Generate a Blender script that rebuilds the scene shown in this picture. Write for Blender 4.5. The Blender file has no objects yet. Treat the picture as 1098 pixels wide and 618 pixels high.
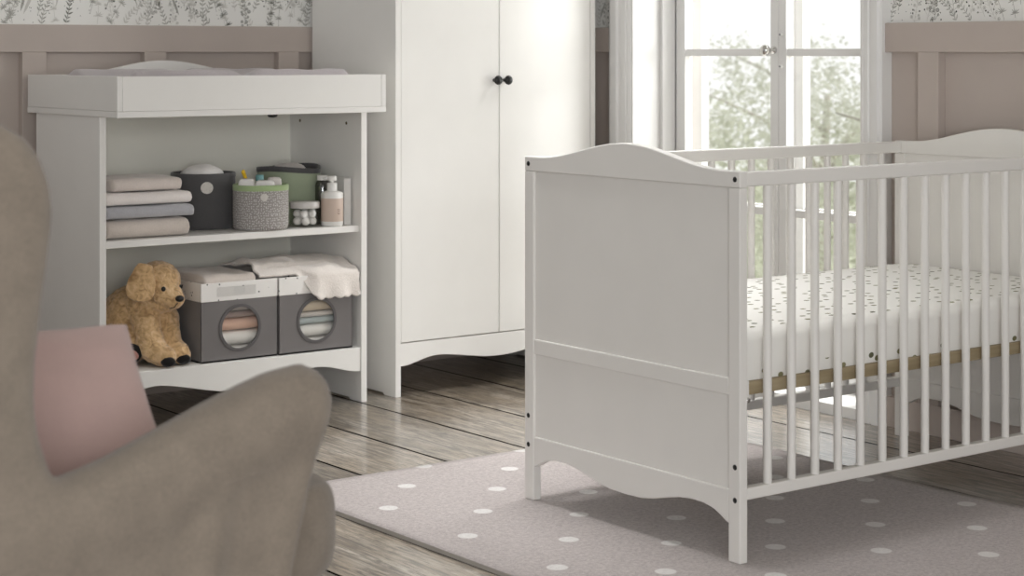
import bpy, bmesh, math, random
from mathutils import Vector, Matrix, noise as mnoise
C = bpy.context.scene.collection
sc = bpy.context.scene
PI = math.pi
random.seed(7)
SKY_DIM, SKY_BRIGHT, KEY, TOP_FILL, SUNP, REAR_FILL = .45, 1.15, 760, 6.0, 3.4, 128

# ------------------------------------------------------------------ materials
def lin(c):
    return tuple(((v/255)/12.92 if v/255 <= .04045 else ((v/255+.055)/1.055)**2.4) for v in c) + (1.0,)

def new_mat(name):
    m = bpy.data.materials.new(name); m.use_nodes = True
    nt = m.node_tree
    b = nt.nodes['Principled BSDF']
    return m, nt, b

def N(nt, t, **kw):
    n = nt.nodes.new(t)
    for k, v in kw.items():
        if k.startswith('i_'):
            n.inputs[k[2:].replace('_', ' ')].default_value = v
        else:
            setattr(n, k, v)
    return n

def ramp(nt, stops):
    r = nt.nodes.new('ShaderNodeValToRGB')
    el = r.color_ramp.elements
    while len(el) < len(stops): el.new(.5)
    for e, (p, c) in zip(el, stops):
        e.position = p; e.color = c
    return r

def mix(nt, fac, a, b):
    n = nt.nodes.new('ShaderNodeMix'); n.data_type = 'RGBA'
    for k, v in ((0, fac), (6, a), (7, b)):
        if hasattr(v, 'is_output') or isinstance(v, bpy.types.NodeSocket): nt.links.new(v, n.inputs[k])
        else: n.inputs[k].default_value = v
    return n.outputs[2]

def math_n(nt, op, a, b=None, c=None):
    n = nt.nodes.new('ShaderNodeMath'); n.operation = op
    for k, v in ((0, a), (1, b), (2, c)):
        if v is None: continue
        if isinstance(v, bpy.types.NodeSocket): nt.links.new(v, n.inputs[k])
        else: n.inputs[k].default_value = v
    return n.outputs[0]

def bump(nt, b, height, strength=.3, dist=.002):
    n = nt.nodes.new('ShaderNodeBump')
    n.inputs['Strength'].default_value = strength; n.inputs['Distance'].default_value = dist
    nt.links.new(height, n.inputs['Height']); nt.links.new(n.outputs[0], b.inputs['Normal'])

def coords(nt, scale=(1, 1, 1), rot=(0, 0, 0)):
    tc = nt.nodes.new('ShaderNodeTexCoord'); mp = nt.nodes.new('ShaderNodeMapping')
    mp.inputs['Scale'].default_value = scale; mp.inputs['Rotation'].default_value = rot
    nt.links.new(tc.outputs['Object'], mp.inputs['Vector'])
    return mp.outputs[0]

def paint(name, rgb, rough=.45, var=.03, spec=.4):
    m, nt, b = new_mat(name)
    v = coords(nt)
    n = N(nt, 'ShaderNodeTexNoise'); n.inputs['Scale'].default_value = 9; n.inputs['Detail'].default_value = 5
    nt.links.new(v, n.inputs['Vector'])
    c = lin(rgb); lo = tuple(x*(1-var) for x in c[:3])+(1,); hi = tuple(min(1, x*(1+var)) for x in c[:3])+(1,)
    r = ramp(nt, [(.3, lo), (.7, hi)]); nt.links.new(n.outputs[0], r.inputs[0])
    nt.links.new(r.outputs[0], b.inputs['Base Color'])
    b.inputs['Roughness'].default_value = rough; b.inputs['Specular IOR Level'].default_value = spec
    n2 = N(nt, 'ShaderNodeTexNoise'); n2.inputs['Scale'].default_value = 160
    nt.links.new(v, n2.inputs['Vector']); bump(nt, b, n2.outputs[0], .06, .001)
    return m

def fabric(name, rgb, weave=700, strength=.35, var=.08, sheen=.3, blot=14, rough=.9):
    m, nt, b = new_mat(name)
    v = coords(nt)
    n = N(nt, 'ShaderNodeTexNoise'); n.inputs['Scale'].default_value = blot; n.inputs['Detail'].default_value = 6
    nt.links.new(v, n.inputs['Vector'])
    n2 = N(nt, 'ShaderNodeTexNoise'); n2.inputs['Scale'].default_value = weave; n2.inputs['Detail'].default_value = 2
    nt.links.new(v, n2.inputs['Vector'])
    f = math_n(nt, 'ADD', math_n(nt, 'MULTIPLY', n.outputs[0], .5), math_n(nt, 'MULTIPLY', n2.outputs[0], .5))
    c = lin(rgb); lo = tuple(x*(1-var) for x in c[:3])+(1,); hi = tuple(min(1, x*(1+var)) for x in c[:3])+(1,)
    r = ramp(nt, [(.35, lo), (.65, hi)]); nt.links.new(f, r.inputs[0])
    nt.links.new(r.outputs[0], b.inputs['Base Color'])
    b.inputs['Roughness'].default_value = rough; b.inputs['Sheen Weight'].default_value = sheen
    b.inputs['Specular IOR Level'].default_value = .15
    bump(nt, b, n2.outputs[0], strength, .0015)
    return m

def dotted(name, base, dot, scale, radius, rough=.9, rnd=.9, stretch=(1, 1, 1)):
    m, nt, b = new_mat(name)
    v = coords(nt, stretch)
    vo = N(nt, 'ShaderNodeTexVoronoi'); vo.inputs['Scale'].default_value = scale; vo.inputs['Randomness'].default_value = rnd
    nt.links.new(v, vo.inputs['Vector'])
    r = ramp(nt, [(radius, lin(dot)), (radius+.05, lin(base))]); nt.links.new(vo.outputs['Distance'], r.inputs[0])
    nt.links.new(r.outputs[0], b.inputs['Base Color'])
    b.inputs['Roughness'].default_value = rough; b.inputs['Specular IOR Level'].default_value = .15
    n2 = N(nt, 'ShaderNodeTexNoise'); n2.inputs['Scale'].default_value = 600
    nt.links.new(v, n2.inputs['Vector']); bump(nt, b, n2.outputs[0], .25, .001)
    return m

def glossy(name, rgb, rough=.25, metal=0.0):
    m, nt, b = new_mat(name)
    b.inputs['Base Color'].default_value = lin(rgb); b.inputs['Roughness'].default_value = rough; b.inputs['Metallic'].default_value = metal
    return m

def clear(name, tint=(1, 1, 1), gloss=.06, rough=.02):
    m, nt, b = new_mat(name)
    nt.nodes.remove(b)
    out = nt.nodes['Material Output']
    t = nt.nodes.new('ShaderNodeBsdfTransparent'); t.inputs[0].default_value = tint+(1,)
    g = nt.nodes.new('ShaderNodeBsdfGlossy'); g.inputs['Roughness'].default_value = rough
    mx = nt.nodes.new('ShaderNodeMixShader'); mx.inputs[0].default_value = gloss
    nt.links.new(t.outputs[0], mx.inputs[1]); nt.links.new(g.outputs[0], mx.inputs[2]); nt.links.new(mx.outputs[0], out.inputs[0])
    return m

WHITE = paint('white_lacquer', (238, 236, 232), .38, .012)
WHITE_COT = paint('cot_lacquer', (230, 227, 222), .42, .012)
WHITE_WIN = paint('window_paint', (236, 235, 233), .4, .012)
CREAM = paint('cream_board', (244, 242, 232), .5, .012)
GREIGE = paint('greige_wall_paint', (190, 178, 170), .6, .02)
CEIL = paint('ceiling_paint', (236, 234, 230), .8, .01)
BLACK = glossy('black_plastic', (14, 14, 14), .3)
CHROME = glossy('polished_metal', (210, 208, 205), .18, 1.0)
BRASS = glossy('dull_brass', (120, 108, 80), .4, 1.0)
GLASS = clear('window_glass', (.99, .99, .985), .04)
CLEAR = clear('clear_plastic', (.97, .97, .96), .04, .25)

# wide worn floor boards running along Y
def floor_mat():
    m, nt, b = new_mat('worn_floor_boards')
    tc = nt.nodes.new('ShaderNodeTexCoord'); sx = nt.nodes.new('ShaderNodeSeparateXYZ')
    nt.links.new(tc.outputs['Object'], sx.inputs[0])
    W = .2465
    u = math_n(nt, 'DIVIDE', math_n(nt, 'SUBTRACT', sx.outputs[0], 2.636-W*20), W)
    idx = math_n(nt, 'FLOOR', u); fr = math_n(nt, 'FRACT', u)
    wn = N(nt, 'ShaderNodeTexWhiteNoise', noise_dimensions='1D'); nt.links.new(idx, wn.inputs['W'])
    # shift the grain per board
    cb = nt.nodes.new('ShaderNodeCombineXYZ')
    nt.links.new(math_n(nt, 'ADD', sx.outputs[0], math_n(nt, 'MULTIPLY', idx, 3.17)), cb.inputs[0])
    nt.links.new(math_n(nt, 'ADD', sx.outputs[1], math_n(nt, 'MULTIPLY', wn.outputs[0], 9)), cb.inputs[1])
    def grain(sc_, det, scale):
        mp = nt.nodes.new('ShaderNodeMapping'); mp.inputs['Scale'].default_value = sc_
        nt.links.new(cb.outputs[0], mp.inputs['Vector'])
        n = N(nt, 'ShaderNodeTexNoise'); n.inputs['Scale'].default_value = scale; n.inputs['Detail'].default_value = det
        n.inputs['Roughness'].default_value = .65
        n.inputs['Distortion'].default_value = .4
        nt.links.new(mp.outputs[0], n.inputs['Vector']); return n.outputs[0]
    g1 = grain((26, 1.3, 1), 7, 3); g2 = grain((5, 1.1, 1), 4, 2.2); g3 = grain((70, 4, 1), 3, 3)
    g4 = grain((14, 3, 1), 6, 4)
    r1 = ramp(nt, [(.32, lin((50, 41, 33))), (.43, lin((120, 109, 96))), (.56, lin((172, 161, 147))), (.75, lin((210, 201, 188)))])
    nt.links.new(g1, r1.inputs[0])
    r2 = ramp(nt, [(.35, (0, 0, 0, 1)), (.65, (1, 1, 1, 1))]); nt.links.new(g2, r2.inputs[0])
    c = mix(nt, math_n(nt, 'MULTIPLY', r2.outputs[0], .6), r1.outputs[0], lin((150, 133, 110)))
    r4 = ramp(nt, [(.51, (0, 0, 0, 1)), (.66, (1, 1, 1, 1))]); nt.links.new(g4, r4.inputs[0])
    c = mix(nt, math_n(nt, 'MULTIPLY', r4.outputs[0], .68), c, lin((60, 51, 44)))
    r3 = ramp(nt, [(.40, (1, 1, 1, 1)), (.50, (0, 0, 0, 1))]); nt.links.new(g3, r3.inputs[0])
    c = mix(nt, math_n(nt, 'MULTIPLY', r3.outputs[0], .6), c, lin((46, 38, 31)))
    tone = math_n(nt, 'ADD', math_n(nt, 'MULTIPLY', wn.outputs[0], .35), .82)
    hs = nt.nodes.new('ShaderNodeHueSaturation'); nt.links.new(tone, hs.inputs['Value']); nt.links.new(c, hs.inputs['Color'])
    edge = math_n(nt, 'MINIMUM', fr, math_n(nt, 'SUBTRACT', 1, fr))
    # the joints wander a little
    ge = ramp(nt, [(.012, (1, 1, 1, 1)), (.024, (0, 0, 0, 1))]); nt.links.new(edge, ge.inputs[0])
    c = mix(nt, ge.outputs[0], hs.outputs[0], lin((10, 8, 7)))
    nt.links.new(c, b.inputs['Base Color'])
    rr = ramp(nt, [(.3, (.28, .28, .28, 1)), (.7, (.42, .42, .42, 1))]); nt.links.new(g1, rr.inputs[0])
    nt.links.new(rr.outputs[0], b.inputs['Roughness']); b.inputs['Specular IOR Level'].default_value = .5
    b.inputs['Coat Roughness'].default_value = .17; b.inputs['Coat IOR'].default_value = 1.7
    dry = math_n(nt, 'SUBTRACT', 1, ge.outputs[0]); nt.links.new(math_n(nt, 'MULTIPLY', dry, .85), b.inputs['Coat Weight']); nt.links.new(math_n(nt, 'MULTIPLY', dry, .5), b.inputs['Specular IOR Level'])
    h = math_n(nt, 'SUBTRACT', math_n(nt, 'ADD', math_n(nt, 'MULTIPLY', g1, .5), math_n(nt, 'MULTIPLY', g3, .3)), ge.outputs[0])
    bump(nt, b, h, .45, .004)
    return m

def rug_mat():
    m, nt, b = new_mat('dotted_rug_pile')
    tc = nt.nodes.new('ShaderNodeTexCoord'); sx = nt.nodes.new('ShaderNodeSeparateXYZ')
    nt.links.new(tc.outputs['Object'], sx.inputs[0])
    A = .147
    # rotate by 45 degrees so the staggered rows become one square lattice
    x = math_n(nt, 'SUBTRACT', sx.outputs[0], .103); y = math_n(nt, 'SUBTRACT', sx.outputs[1], .034)
    p = math_n(nt, 'DIVIDE', math_n(nt, 'ADD', x, y), 2*A); q = math_n(nt, 'DIVIDE', math_n(nt, 'SUBTRACT', x, y), 2*A)
    def cell(s): return math_n(nt, 'SUBTRACT', s, math_n(nt, 'ROUND', s))
    pc, qc = cell(p), cell(q)
    d = math_n(nt, 'SQRT', math_n(nt, 'ADD', math_n(nt, 'MULTIPLY', pc, pc), math_n(nt, 'MULTIPLY', qc, qc)))
    nz = N(nt, 'ShaderNodeTexNoise'); nz.inputs['Scale'].default_value = 120; nz.inputs['Detail'].default_value = 4
    nt.links.new(tc.outputs['Object'], nz.inputs['Vector'])
    d2 = math_n(nt, 'ADD', d, math_n(nt, 'MULTIPLY', math_n(nt, 'SUBTRACT', nz.outputs[0], .5), .02))
    mask = ramp(nt, [(.094, (1, 1, 1, 1)), (.106, (0, 0, 0, 1))]); nt.links.new(d2, mask.inputs[0])
    fine = N(nt, 'ShaderNodeTexNoise'); fine.inputs['Scale'].default_value = 420; fine.inputs['Detail'].default_value = 3
    nt.links.new(tc.outputs['Object'], fine.inputs['Vector'])
    f2 = math_n(nt, 'ADD', math_n(nt, 'MULTIPLY', nz.outputs[0], .5), math_n(nt, 'MULTIPLY', fine.outputs[0], .5))
    base = ramp(nt, [(.36, lin((160, 151, 149))), (.62, lin((196, 187, 184)))]); nt.links.new(f2, base.inputs[0])
    dots = ramp(nt, [(.36, lin((208, 204, 201))), (.62, lin((228, 225, 222)))]); nt.links.new(f2, dots.inputs[0])
    nt.links.new(mix(nt, mask.outputs[0], base.outputs[0], dots.outputs[0]), b.inputs['Base Color'])
    b.inputs['Roughness'].default_value = .95; b.inputs['Specular IOR Level'].default_value = .1; b.inputs['Sheen Weight'].default_value = .2
    bump(nt, b, f2, .7, .004)
    return m

def sheet_mat():
    # white cotton with a small leaf print
    m, nt, b = new_mat('leaf_print_cotton')
    tc = nt.nodes.new('ShaderNodeTexCoord')
    sxyz = nt.nodes.new('ShaderNodeSeparateXYZ'); nt.links.new(tc.outputs['Object'], sxyz.inputs[0])
    cxy = nt.nodes.new('ShaderNodeCombineXYZ'); nt.links.new(sxyz.outputs[0], cxy.inputs[0])
    nt.links.new(math_n(nt, 'ADD', sxyz.outputs[1], sxyz.outputs[2]), cxy.inputs[1])
    mp = nt.nodes.new('ShaderNodeMapping'); mp.inputs['Scale'].default_value = (1, 1.45, 1); mp.inputs['Rotation'].default_value = (0, 0, .5)
    nt.links.new(cxy.outputs[0], mp.inputs['Vector'])
    vo = N(nt, 'ShaderNodeTexVoronoi', voronoi_dimensions='2D'); vo.inputs['Scale'].default_value = 20; vo.inputs['Randomness'].default_value = .75
    nt.links.new(mp.outputs[0], vo.inputs['Vector'])
    r = ramp(nt, [(.135, (1, 1, 1, 1)), (.165, (0, 0, 0, 1))]); nt.links.new(vo.outputs['Distance'], r.inputs[0])
    # the stretched side of the sheet is plain down to the last leaves above the base
    ge = nt.nodes.new('ShaderNodeNewGeometry'); sn = nt.nodes.new('ShaderNodeSeparateXYZ'); nt.links.new(ge.outputs['Normal'], sn.inputs[0])
    so_ = nt.nodes.new('ShaderNodeSeparateXYZ'); nt.links.new(tc.outputs['Object'], so_.inputs[0])
    show = math_n(nt, 'MAXIMUM', math_n(nt, 'GREATER_THAN', sn.outputs[2], .93), math_n(nt, 'LESS_THAN', so_.outputs[2], .378))
    pm_ = math_n(nt, 'MULTIPLY', r.outputs[0], show)
    wn = ramp(nt, [(0, lin((112, 110, 80))), (.6, lin((142, 137, 106))), (1, lin((84, 86, 66)))])
    sep = nt.nodes.new('ShaderNodeSeparateColor'); nt.links.new(vo.outputs['Color'], sep.inputs[0]); nt.links.new(sep.outputs[0], wn.inputs[0])
    nt.links.new(mix(nt, pm_, lin((236, 234, 229)), wn.outputs[0]), b.inputs['Base Color'])
    b.inputs['Roughness'].default_value = .9; b.inputs['Specular IOR Level'].default_value = .1
    n2 = N(nt, 'ShaderNodeTexNoise'); n2.inputs['Scale'].default_value = 500
    nt.links.new(tc.outputs['Object'], n2.inputs['Vector']); bump(nt, b, n2.outputs[0], .15, .001)
    return m

def wood_mat(name, a, bb, axis=0):
    m, nt, b = new_mat(name)
    s = [40, 40, 40]; s[axis] = 3
    v = coords(nt, tuple(s))
    n = N(nt, 'ShaderNodeTexNoise'); n.inputs['Scale'].default_value = 1.6; n.inputs['Detail'].default_value = 5
    nt.links.new(v, n.inputs['Vector'])
    r = ramp(nt, [(.3, lin(a)), (.7, lin(bb))]); nt.links.new(n.outputs[0], r.inputs[0])
    nt.links.new(r.outputs[0], b.inputs['Base Color']); b.inputs['Roughness'].default_value = .6
    return m

def fur_mat():
    m, nt, b = new_mat('tan_curly_plush')
    v = coords(nt)
    n = N(nt, 'ShaderNodeTexNoise'); n.inputs['Scale'].default_value = 55; n.inputs['Detail'].default_value = 6; n.inputs['Distortion'].default_value = 1.2
    nt.links.new(v, n.inputs['Vector'])
    r = ramp(nt, [(.3, lin((172, 136, 96))), (.5, lin((214, 178, 132))), (.72, lin((234, 202, 160)))]); nt.links.new(n.outputs[0], r.inputs[0])
    nt.links.new(r.outputs[0], b.inputs['Base Color'])
    b.inputs['Roughness'].default_value = .95; b.inputs['Sheen Weight'].default_value = .4; b.inputs['Specular IOR Level'].default_value = .1
    n2 = N(nt, 'ShaderNodeTexNoise'); n2.inputs['Scale'].default_value = 160; n2.inputs['Detail'].default_value = 4
    nt.links.new(v, n2.inputs['Vector'])
    bump(nt, b, math_n(nt, 'ADD', n2.outputs[0], n.outputs[0]), .8, .004)
    return m

def leaf_mat(name, a, bb):
    m, nt, b = new_mat(name)
    v = coords(nt)
    n = N(nt, 'ShaderNodeTexNoise'); n.inputs['Scale'].default_value = 3
    nt.links.new(v, n.inputs['Vector'])
    r = ramp(nt, [(.35, lin(a)), (.65, lin(bb))]); nt.links.new(n.outputs[0], r.inputs[0])
    out = nt.nodes['Material Output']; nt.nodes.remove(b)
    d = nt.nodes.new('ShaderNodeBsdfDiffuse'); t = nt.nodes.new('ShaderNodeBsdfTranslucent'); mx = nt.nodes.new('ShaderNodeMixShader')
    mx.inputs[0].default_value = .5
    nt.links.new(r.outputs[0], d.inputs[0]); nt.links.new(r.outputs[0], t.inputs[0])
    nt.links.new(d.outputs[0], mx.inputs[1]); nt.links.new(t.outputs[0], mx.inputs[2]); nt.links.new(mx.outputs[0], out.inputs[0])
    return m

FLOOR, RUG, SHEET, FUR = floor_mat(), rug_mat(), sheet_mat(), fur_mat()
PAPER = paint('wallpaper_ground', (242, 241, 237), .8, .02)
INKS = [paint('wallpaper_ink_dark', (128, 128, 120), .8, .1), paint('wallpaper_ink_mid', (174, 173, 166), .8, .1), paint('wallpaper_ink_pale', (208, 206, 200), .8, .05), paint('wallpaper_ink_black', (62, 62, 58), .8, .05)]
SLIP = fabric('slipcover_cotton', (134, 123, 111), 260, .6, .13, .25, blot=26)
PINK = fabric('pink_cotton', (190, 162, 156), 500, .25, .05, .3)
TERRY = fabric('grey_terry', (192, 184, 186), 320, .7, .07, .4)
T_BEIGE = fabric('beige_terry', (224, 213, 206), 330, .8, .08, .4)
T_WHITE = fabric('white_terry', (243, 236, 232), 330, .8, .05, .4)
T_GREY = fabric('grey_blue_terry', (182, 182, 187), 330, .8, .1, .4)
T_SAND = fabric('sand_terry', (215, 204, 195), 330, .8, .09, .4)
CLOTH_W = fabric('white_cloth', (244, 241, 238), 420, .3, .03, .3)
CHAR = fabric('charcoal_felt', (86, 85, 86), 500, .3, .1, .3)
GREY_F = fabric('grey_box_fabric', (122, 118, 117), 600, .3, .06, .25)
RING = fabric('dark_grey_binding', (98, 95, 95), 600, .3, .06, .25)
GREEN = fabric('sage_green_fabric', (160, 170, 146), 500, .3, .06, .25)
GREEN_T = fabric('light_green_tape', (164, 184, 138), 500, .3, .05, .25)
def wrapped_dots():
    m, nt, b = new_mat('grey_fabric_white_dots')
    tc = nt.nodes.new('ShaderNodeTexCoord'); sx = nt.nodes.new('ShaderNodeSeparateXYZ'); nt.links.new(tc.outputs['Object'], sx.inputs[0])
    cb = nt.nodes.new('ShaderNodeCombineXYZ')
    nt.links.new(math_n(nt, 'MULTIPLY', math_n(nt, 'ARCTAN2', sx.outputs[1], sx.outputs[0]), .077), cb.inputs[0]); nt.links.new(sx.outputs[2], cb.inputs[1])
    vo = N(nt, 'ShaderNodeTexVoronoi', voronoi_dimensions='2D'); vo.inputs['Scale'].default_value = 150; vo.inputs['Randomness'].default_value = .6
    nt.links.new(cb.outputs[0], vo.inputs['Vector'])
    r = ramp(nt, [(.17, lin((226, 224, 220))), (.25, lin((156, 151, 148)))]); nt.links.new(vo.outputs['Distance'], r.inputs[0])
    nt.links.new(r.outputs[0], b.inputs['Base Color']); b.inputs['Roughness'].default_value = .9; b.inputs['Specular IOR Level'].default_value = .15
    return m
DOTF = wrapped_dots()
SPECK = dotted('white_fabric_black_specks', (240, 237, 233), (40, 40, 40), 70, .13)
SPECK2 = dotted('white_roundel', (214, 210, 204), (190, 186, 180), 200, .2)
KNIT = fabric('cream_knit', (234, 226, 219), 240, 1.0, .07, .4)
PEACH = fabric('peach_cloth', (236, 196, 176), 420, .3, .05, .3)
MAUVE = fabric('mauve_cloth', (176, 156, 150), 420, .3, .06, .3)
PALEBLUE = fabric('pale_blue_cloth', (190, 200, 202), 420, .3, .05, .3)
TAN = fabric('tan_cloth', (220, 204, 184), 420, .3, .05, .3)
PALEGREY = fabric('pale_grey_cloth', (220, 214, 210), 420, .3, .05, .3)
BEECH = wood_mat('beech_base', (142, 127, 98), (166, 151, 122), 0)
PINE = wood_mat('pine_end', (178, 148, 84), (204, 174, 104), 2)
PL_WHITE = glossy('white_plastic', (232, 230, 226), .35)
PL_LABEL = paint('beige_label', (206, 186, 172), .5, .03)
TEXT = paint('brown_print', (150, 128, 116), .6, .03)
YELLOW = glossy('yellow_plastic', (226, 186, 40), .4)
TEAL = glossy('teal_plastic', (120, 170, 172), .4)
PAD_P = fabric('pink_paw_pad', (190, 140, 132), 500, .3, .05, .3)
PAD_B = fabric('black_paw_pad', (30, 28, 28), 500, .3, .05, .3)
LEAF = [leaf_mat('pale_leaf', (204, 207, 190), (222, 224, 210)), leaf_mat('mid_leaf', (198, 202, 182), (218, 221, 204)), leaf_mat('washed_leaf', (212, 214, 202), (226, 227, 218))]  # pale leaf colours stand in for overexposure and haze outside
BARK = paint('tree_bark', (188, 182, 170), .9, .2)
LAWN = paint('lawn_green', (190, 194, 168), .9, .15)

# ------------------------------------------------------------------ geometry helpers
class MB:
    def __init__(s): s.v = []; s.f = []; s.mi = []; s.sm = []
    def add(s, vs, fs, mi=0, smooth=False):
        o = len(s.v); s.v += [tuple(p) for p in vs]
        for f in fs: s.f.append([i+o for i in f]); s.mi.append(mi); s.sm.append(smooth)
        return s
    def box(s, x0, x1, y0, y1, z0, z1, mi=0):
        vs = [(x, y, z) for x in (x0, x1) for y in (y0, y1) for z in (z0, z1)]
        return s.add(vs, [(0, 1, 3, 2), (4, 6, 7, 5), (0, 4, 5, 1), (2, 3, 7, 6), (0, 2, 6, 4), (1, 5, 7, 3)], mi)
    def prism(s, prof, a, b, axis='y', mi=0, smooth=False):
        # prof: closed outline; axis y: (x,z), axis x: (y,z), axis z: (x,y)
        def P(p, t):
            return {'y': (p[0], t, p[1]), 'x': (t, p[0], p[1]), 'z': (p[0], p[1], t)}[axis]
        n = len(prof)
        vs = [P(p, a) for p in prof]+[P(p, b) for p in prof]
        fs = [(i, (i+1) % n, n+(i+1) % n, n+i) for i in range(n)]
        o = len(s.v); s.add(vs, fs, mi, smooth)
        for f in ([i+o for i in reversed(range(n))], [i+o+n for i in range(n)]):
            s.f.append(f); s.mi.append(mi); s.sm.append(False)
        return s
    def strip(s, bottom, top, a, b, axis='y', mi=0):
        # solid between two polylines with the same stations (quads only, so wavy edges stay clean)
        def P(p, t): return (p[0], t, p[1]) if axis == 'y' else (t, p[0], p[1])
        n = len(bottom)
        vs = []
        for t in (a, b):
            vs += [P(p, t) for p in bottom]+[P(p, t) for p in top]
        m = 2*n; fs = []
        for i in range(n-1):
            fs += [(i, i+1, n+i+1, n+i), (m+i, m+n+i, m+n+i+1, m+i+1), (i, m+i, m+i+1, i+1), (n+i, n+i+1, m+n+i+1, m+n+i)]
        fs += [(0, n, m+n, m), (n-1, m+n-1, m+2*n-1, 2*n-1)]
        return s.add(vs, fs, mi)
    def lathe(s, prof, c=(0, 0, 0), seg=32, mi=0, axis='z', smooth=True, fn=None):
        vs = []; n = len(prof)
        for k in range(seg):
            a = 2*PI*k/seg
            for r, h in prof:
                rr, hh = (r, h) if fn is None else fn(a, r, h)
                p = (rr*math.cos(a), rr*math.sin(a), hh)
                if axis == 'x': p = (hh, p[0], p[1])
                if axis == 'y': p = (p[0], hh, p[1])
                vs.append((c[0]+p[0], c[1]+p[1], c[2]+p[2]))
        fs = [(k*n+i, ((k+1) % seg)*n+i, ((k+1) % seg)*n+i+1, k*n+i+1) for k in range(seg) for i in range(n-1)]
        return s.add(vs, fs, mi, smooth)
    def tube(s, pts, r, seg=10, mi=0):
        pts = [Vector(p) for p in pts]; n = len(pts); vs = []
        rs = r if isinstance(r, (list, tuple)) else [r]*n
        for i, p in enumerate(pts):
            t = (pts[min(i+1, n-1)]-pts[max(i-1, 0)]).normalized()
            u = t.cross(Vector((0, 0, 1)) if abs(t.z) < .9 else Vector((1, 0, 0))).normalized(); w = t.cross(u)
            for k in range(seg):
                a = 2*PI*k/seg; vs.append(p+rs[i]*(math.cos(a)*u+math.sin(a)*w))
        fs = [(i*seg+k, i*seg+(k+1) % seg, (i+1)*seg+(k+1) % seg, (i+1)*seg+k) for i in range(n-1) for k in range(seg)]
        o = len(s.v); s.add(vs, fs, mi, True)
        s.f += [[o+k for k in range(seg)], [o+(n-1)*seg+k for k in range(seg)]]; s.mi += [mi, mi]; s.sm += [False, False]
        return s
    def ell(s, c, r, mi=0, seg=20, rings=12, rot=None):
        vs = []; fs = []
        R = rot if rot is not None else Matrix.Identity(3)
        for j in range(rings+1):
            t = PI*j/rings
            for k in range(seg):
                a = 2*PI*k/seg
                p = R @ Vector((r[0]*math.sin(t)*math.cos(a), r[1]*math.sin(t)*math.sin(a), r[2]*math.cos(t)))
                vs.append((c[0]+p.x, c[1]+p.y, c[2]+p.z))
        for j in range(rings):
            for k in range(seg):
                fs.append((j*seg+k, (j+1)*seg+k, (j+1)*seg+(k+1) % seg, j*seg+(k+1) % seg))
        return s.add(vs, fs, mi, True)
    def limb(s, pts):
        # overlapping balls along a chain of (a,b,z,r): fused by the remesh modifier
        for (p, q) in zip(pts[:-1], pts[1:]):
            L = math.dist(p[:3], q[:3]); k = max(2, int(L/(.35*min(p[3], q[3])))+1)
            for i in range(k+1):
                t = i/k; c = [p[j]+(q[j]-p[j])*t for j in range(4)]
                s.ell(c[:3], (c[3],)*3, seg=14, rings=8)
        return s
    def grid(s, fn, nu, nv, mi=0, closed_u=False):
        vs = [fn(i/(nu if closed_u else nu-1), j/(nv-1)) for i in range(nu) for j in range(nv)]
        fs = []
        for i in range(nu if closed_u else nu-1):
            for j in range(nv-1):
                a = i*nv+j; b = ((i+1) % nu)*nv+j
                fs.append((a, b, b+1, a+1))
        return s.add(vs, fs, mi, True)

def root_loc(o):
    while o.parent: o = o.parent
    return o.location

def build(name, mb, mats, parent=None, world=True, bevel=0, seg=2, subsurf=0, remesh=0, smooth_it=0, weld=True, disp=None, solid=0, recalc=True):
    me = bpy.data.meshes.new(name)
    off = Vector((0, 0, 0))
    if parent and world: off = root_loc(parent)
    me.from_pydata([(v[0]-off[0], v[1]-off[1], v[2]-off[2]) for v in mb.v], [], mb.f)
    for m in (mats if isinstance(mats, (list, tuple)) else [mats]): me.materials.append(m)
    me.polygons.foreach_set('material_index', mb.mi); me.polygons.foreach_set('use_smooth', mb.sm)
    if weld or recalc:
        bm = bmesh.new(); bm.from_mesh(me)
        if weld: bmesh.ops.remove_doubles(bm, verts=bm.verts, dist=1e-5)
        if recalc: bmesh.ops.recalc_face_normals(bm, faces=bm.faces)
        bm.to_mesh(me); bm.free()
    me.update()
    o = bpy.data.objects.new(name, me); C.objects.link(o)
    if parent: o.parent = parent
    if solid:
        d = o.modifiers.new('solid', 'SOLIDIFY'); d.thickness = solid; d.offset = 0
    if remesh:
        r = o.modifiers.new('remesh', 'REMESH'); r.mode = 'VOXEL'; r.voxel_size = remesh; r.use_smooth_shade = True
    if smooth_it:
        r = o.modifiers.new('smooth', 'SMOOTH'); r.iterations = smooth_it; r.factor = .5
    if disp:
        tx = bpy.data.textures.new(name, 'CLOUDS'); tx.noise_scale = disp[0]; tx.noise_depth = 3
        r = o.modifiers.new('disp', 'DISPLACE'); r.texture = tx; r.strength = disp[1]; r.mid_level = .5; r.texture_coords = 'LOCAL'
    if subsurf:
        r = o.modifiers.new('sub', 'SUBSURF'); r.levels = subsurf; r.render_levels = subsurf
    if bevel:
        r = o.modifiers.new('bevel', 'BEVEL'); r.width = bevel; r.segments = seg; r.limit_method = 'ANGLE'; r.angle_limit = math.radians(40)
    return o

def thing(name, label, cat, loc=(0, 0, 0), rotz=0, group=None):
    o = bpy.data.objects.new(name, None); C.objects.link(o)
    o.location = loc; o.rotation_euler = (0, 0, rotz); o['label'] = label; o['category'] = cat
    if group: o['group'] = group
    return o

def tag(o, label, cat, group=None):
    o['label'] = label; o['category'] = cat
    if group: o['group'] = group
    return o

def struct(name, mb, mats, **kw):
    o = build(name, mb, mats, **kw)
    if o.parent is None: o['kind'] = 'structure'
    return o

def copy_tree(o, parent=None):
    c = o.copy(); C.objects.link(c); c.parent = parent
    for ch in list(o.children): copy_tree(ch, c)
    return c

def smoothstep(t):
    t = max(0., min(1., t)); return t*t*(3-2*t)

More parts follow.
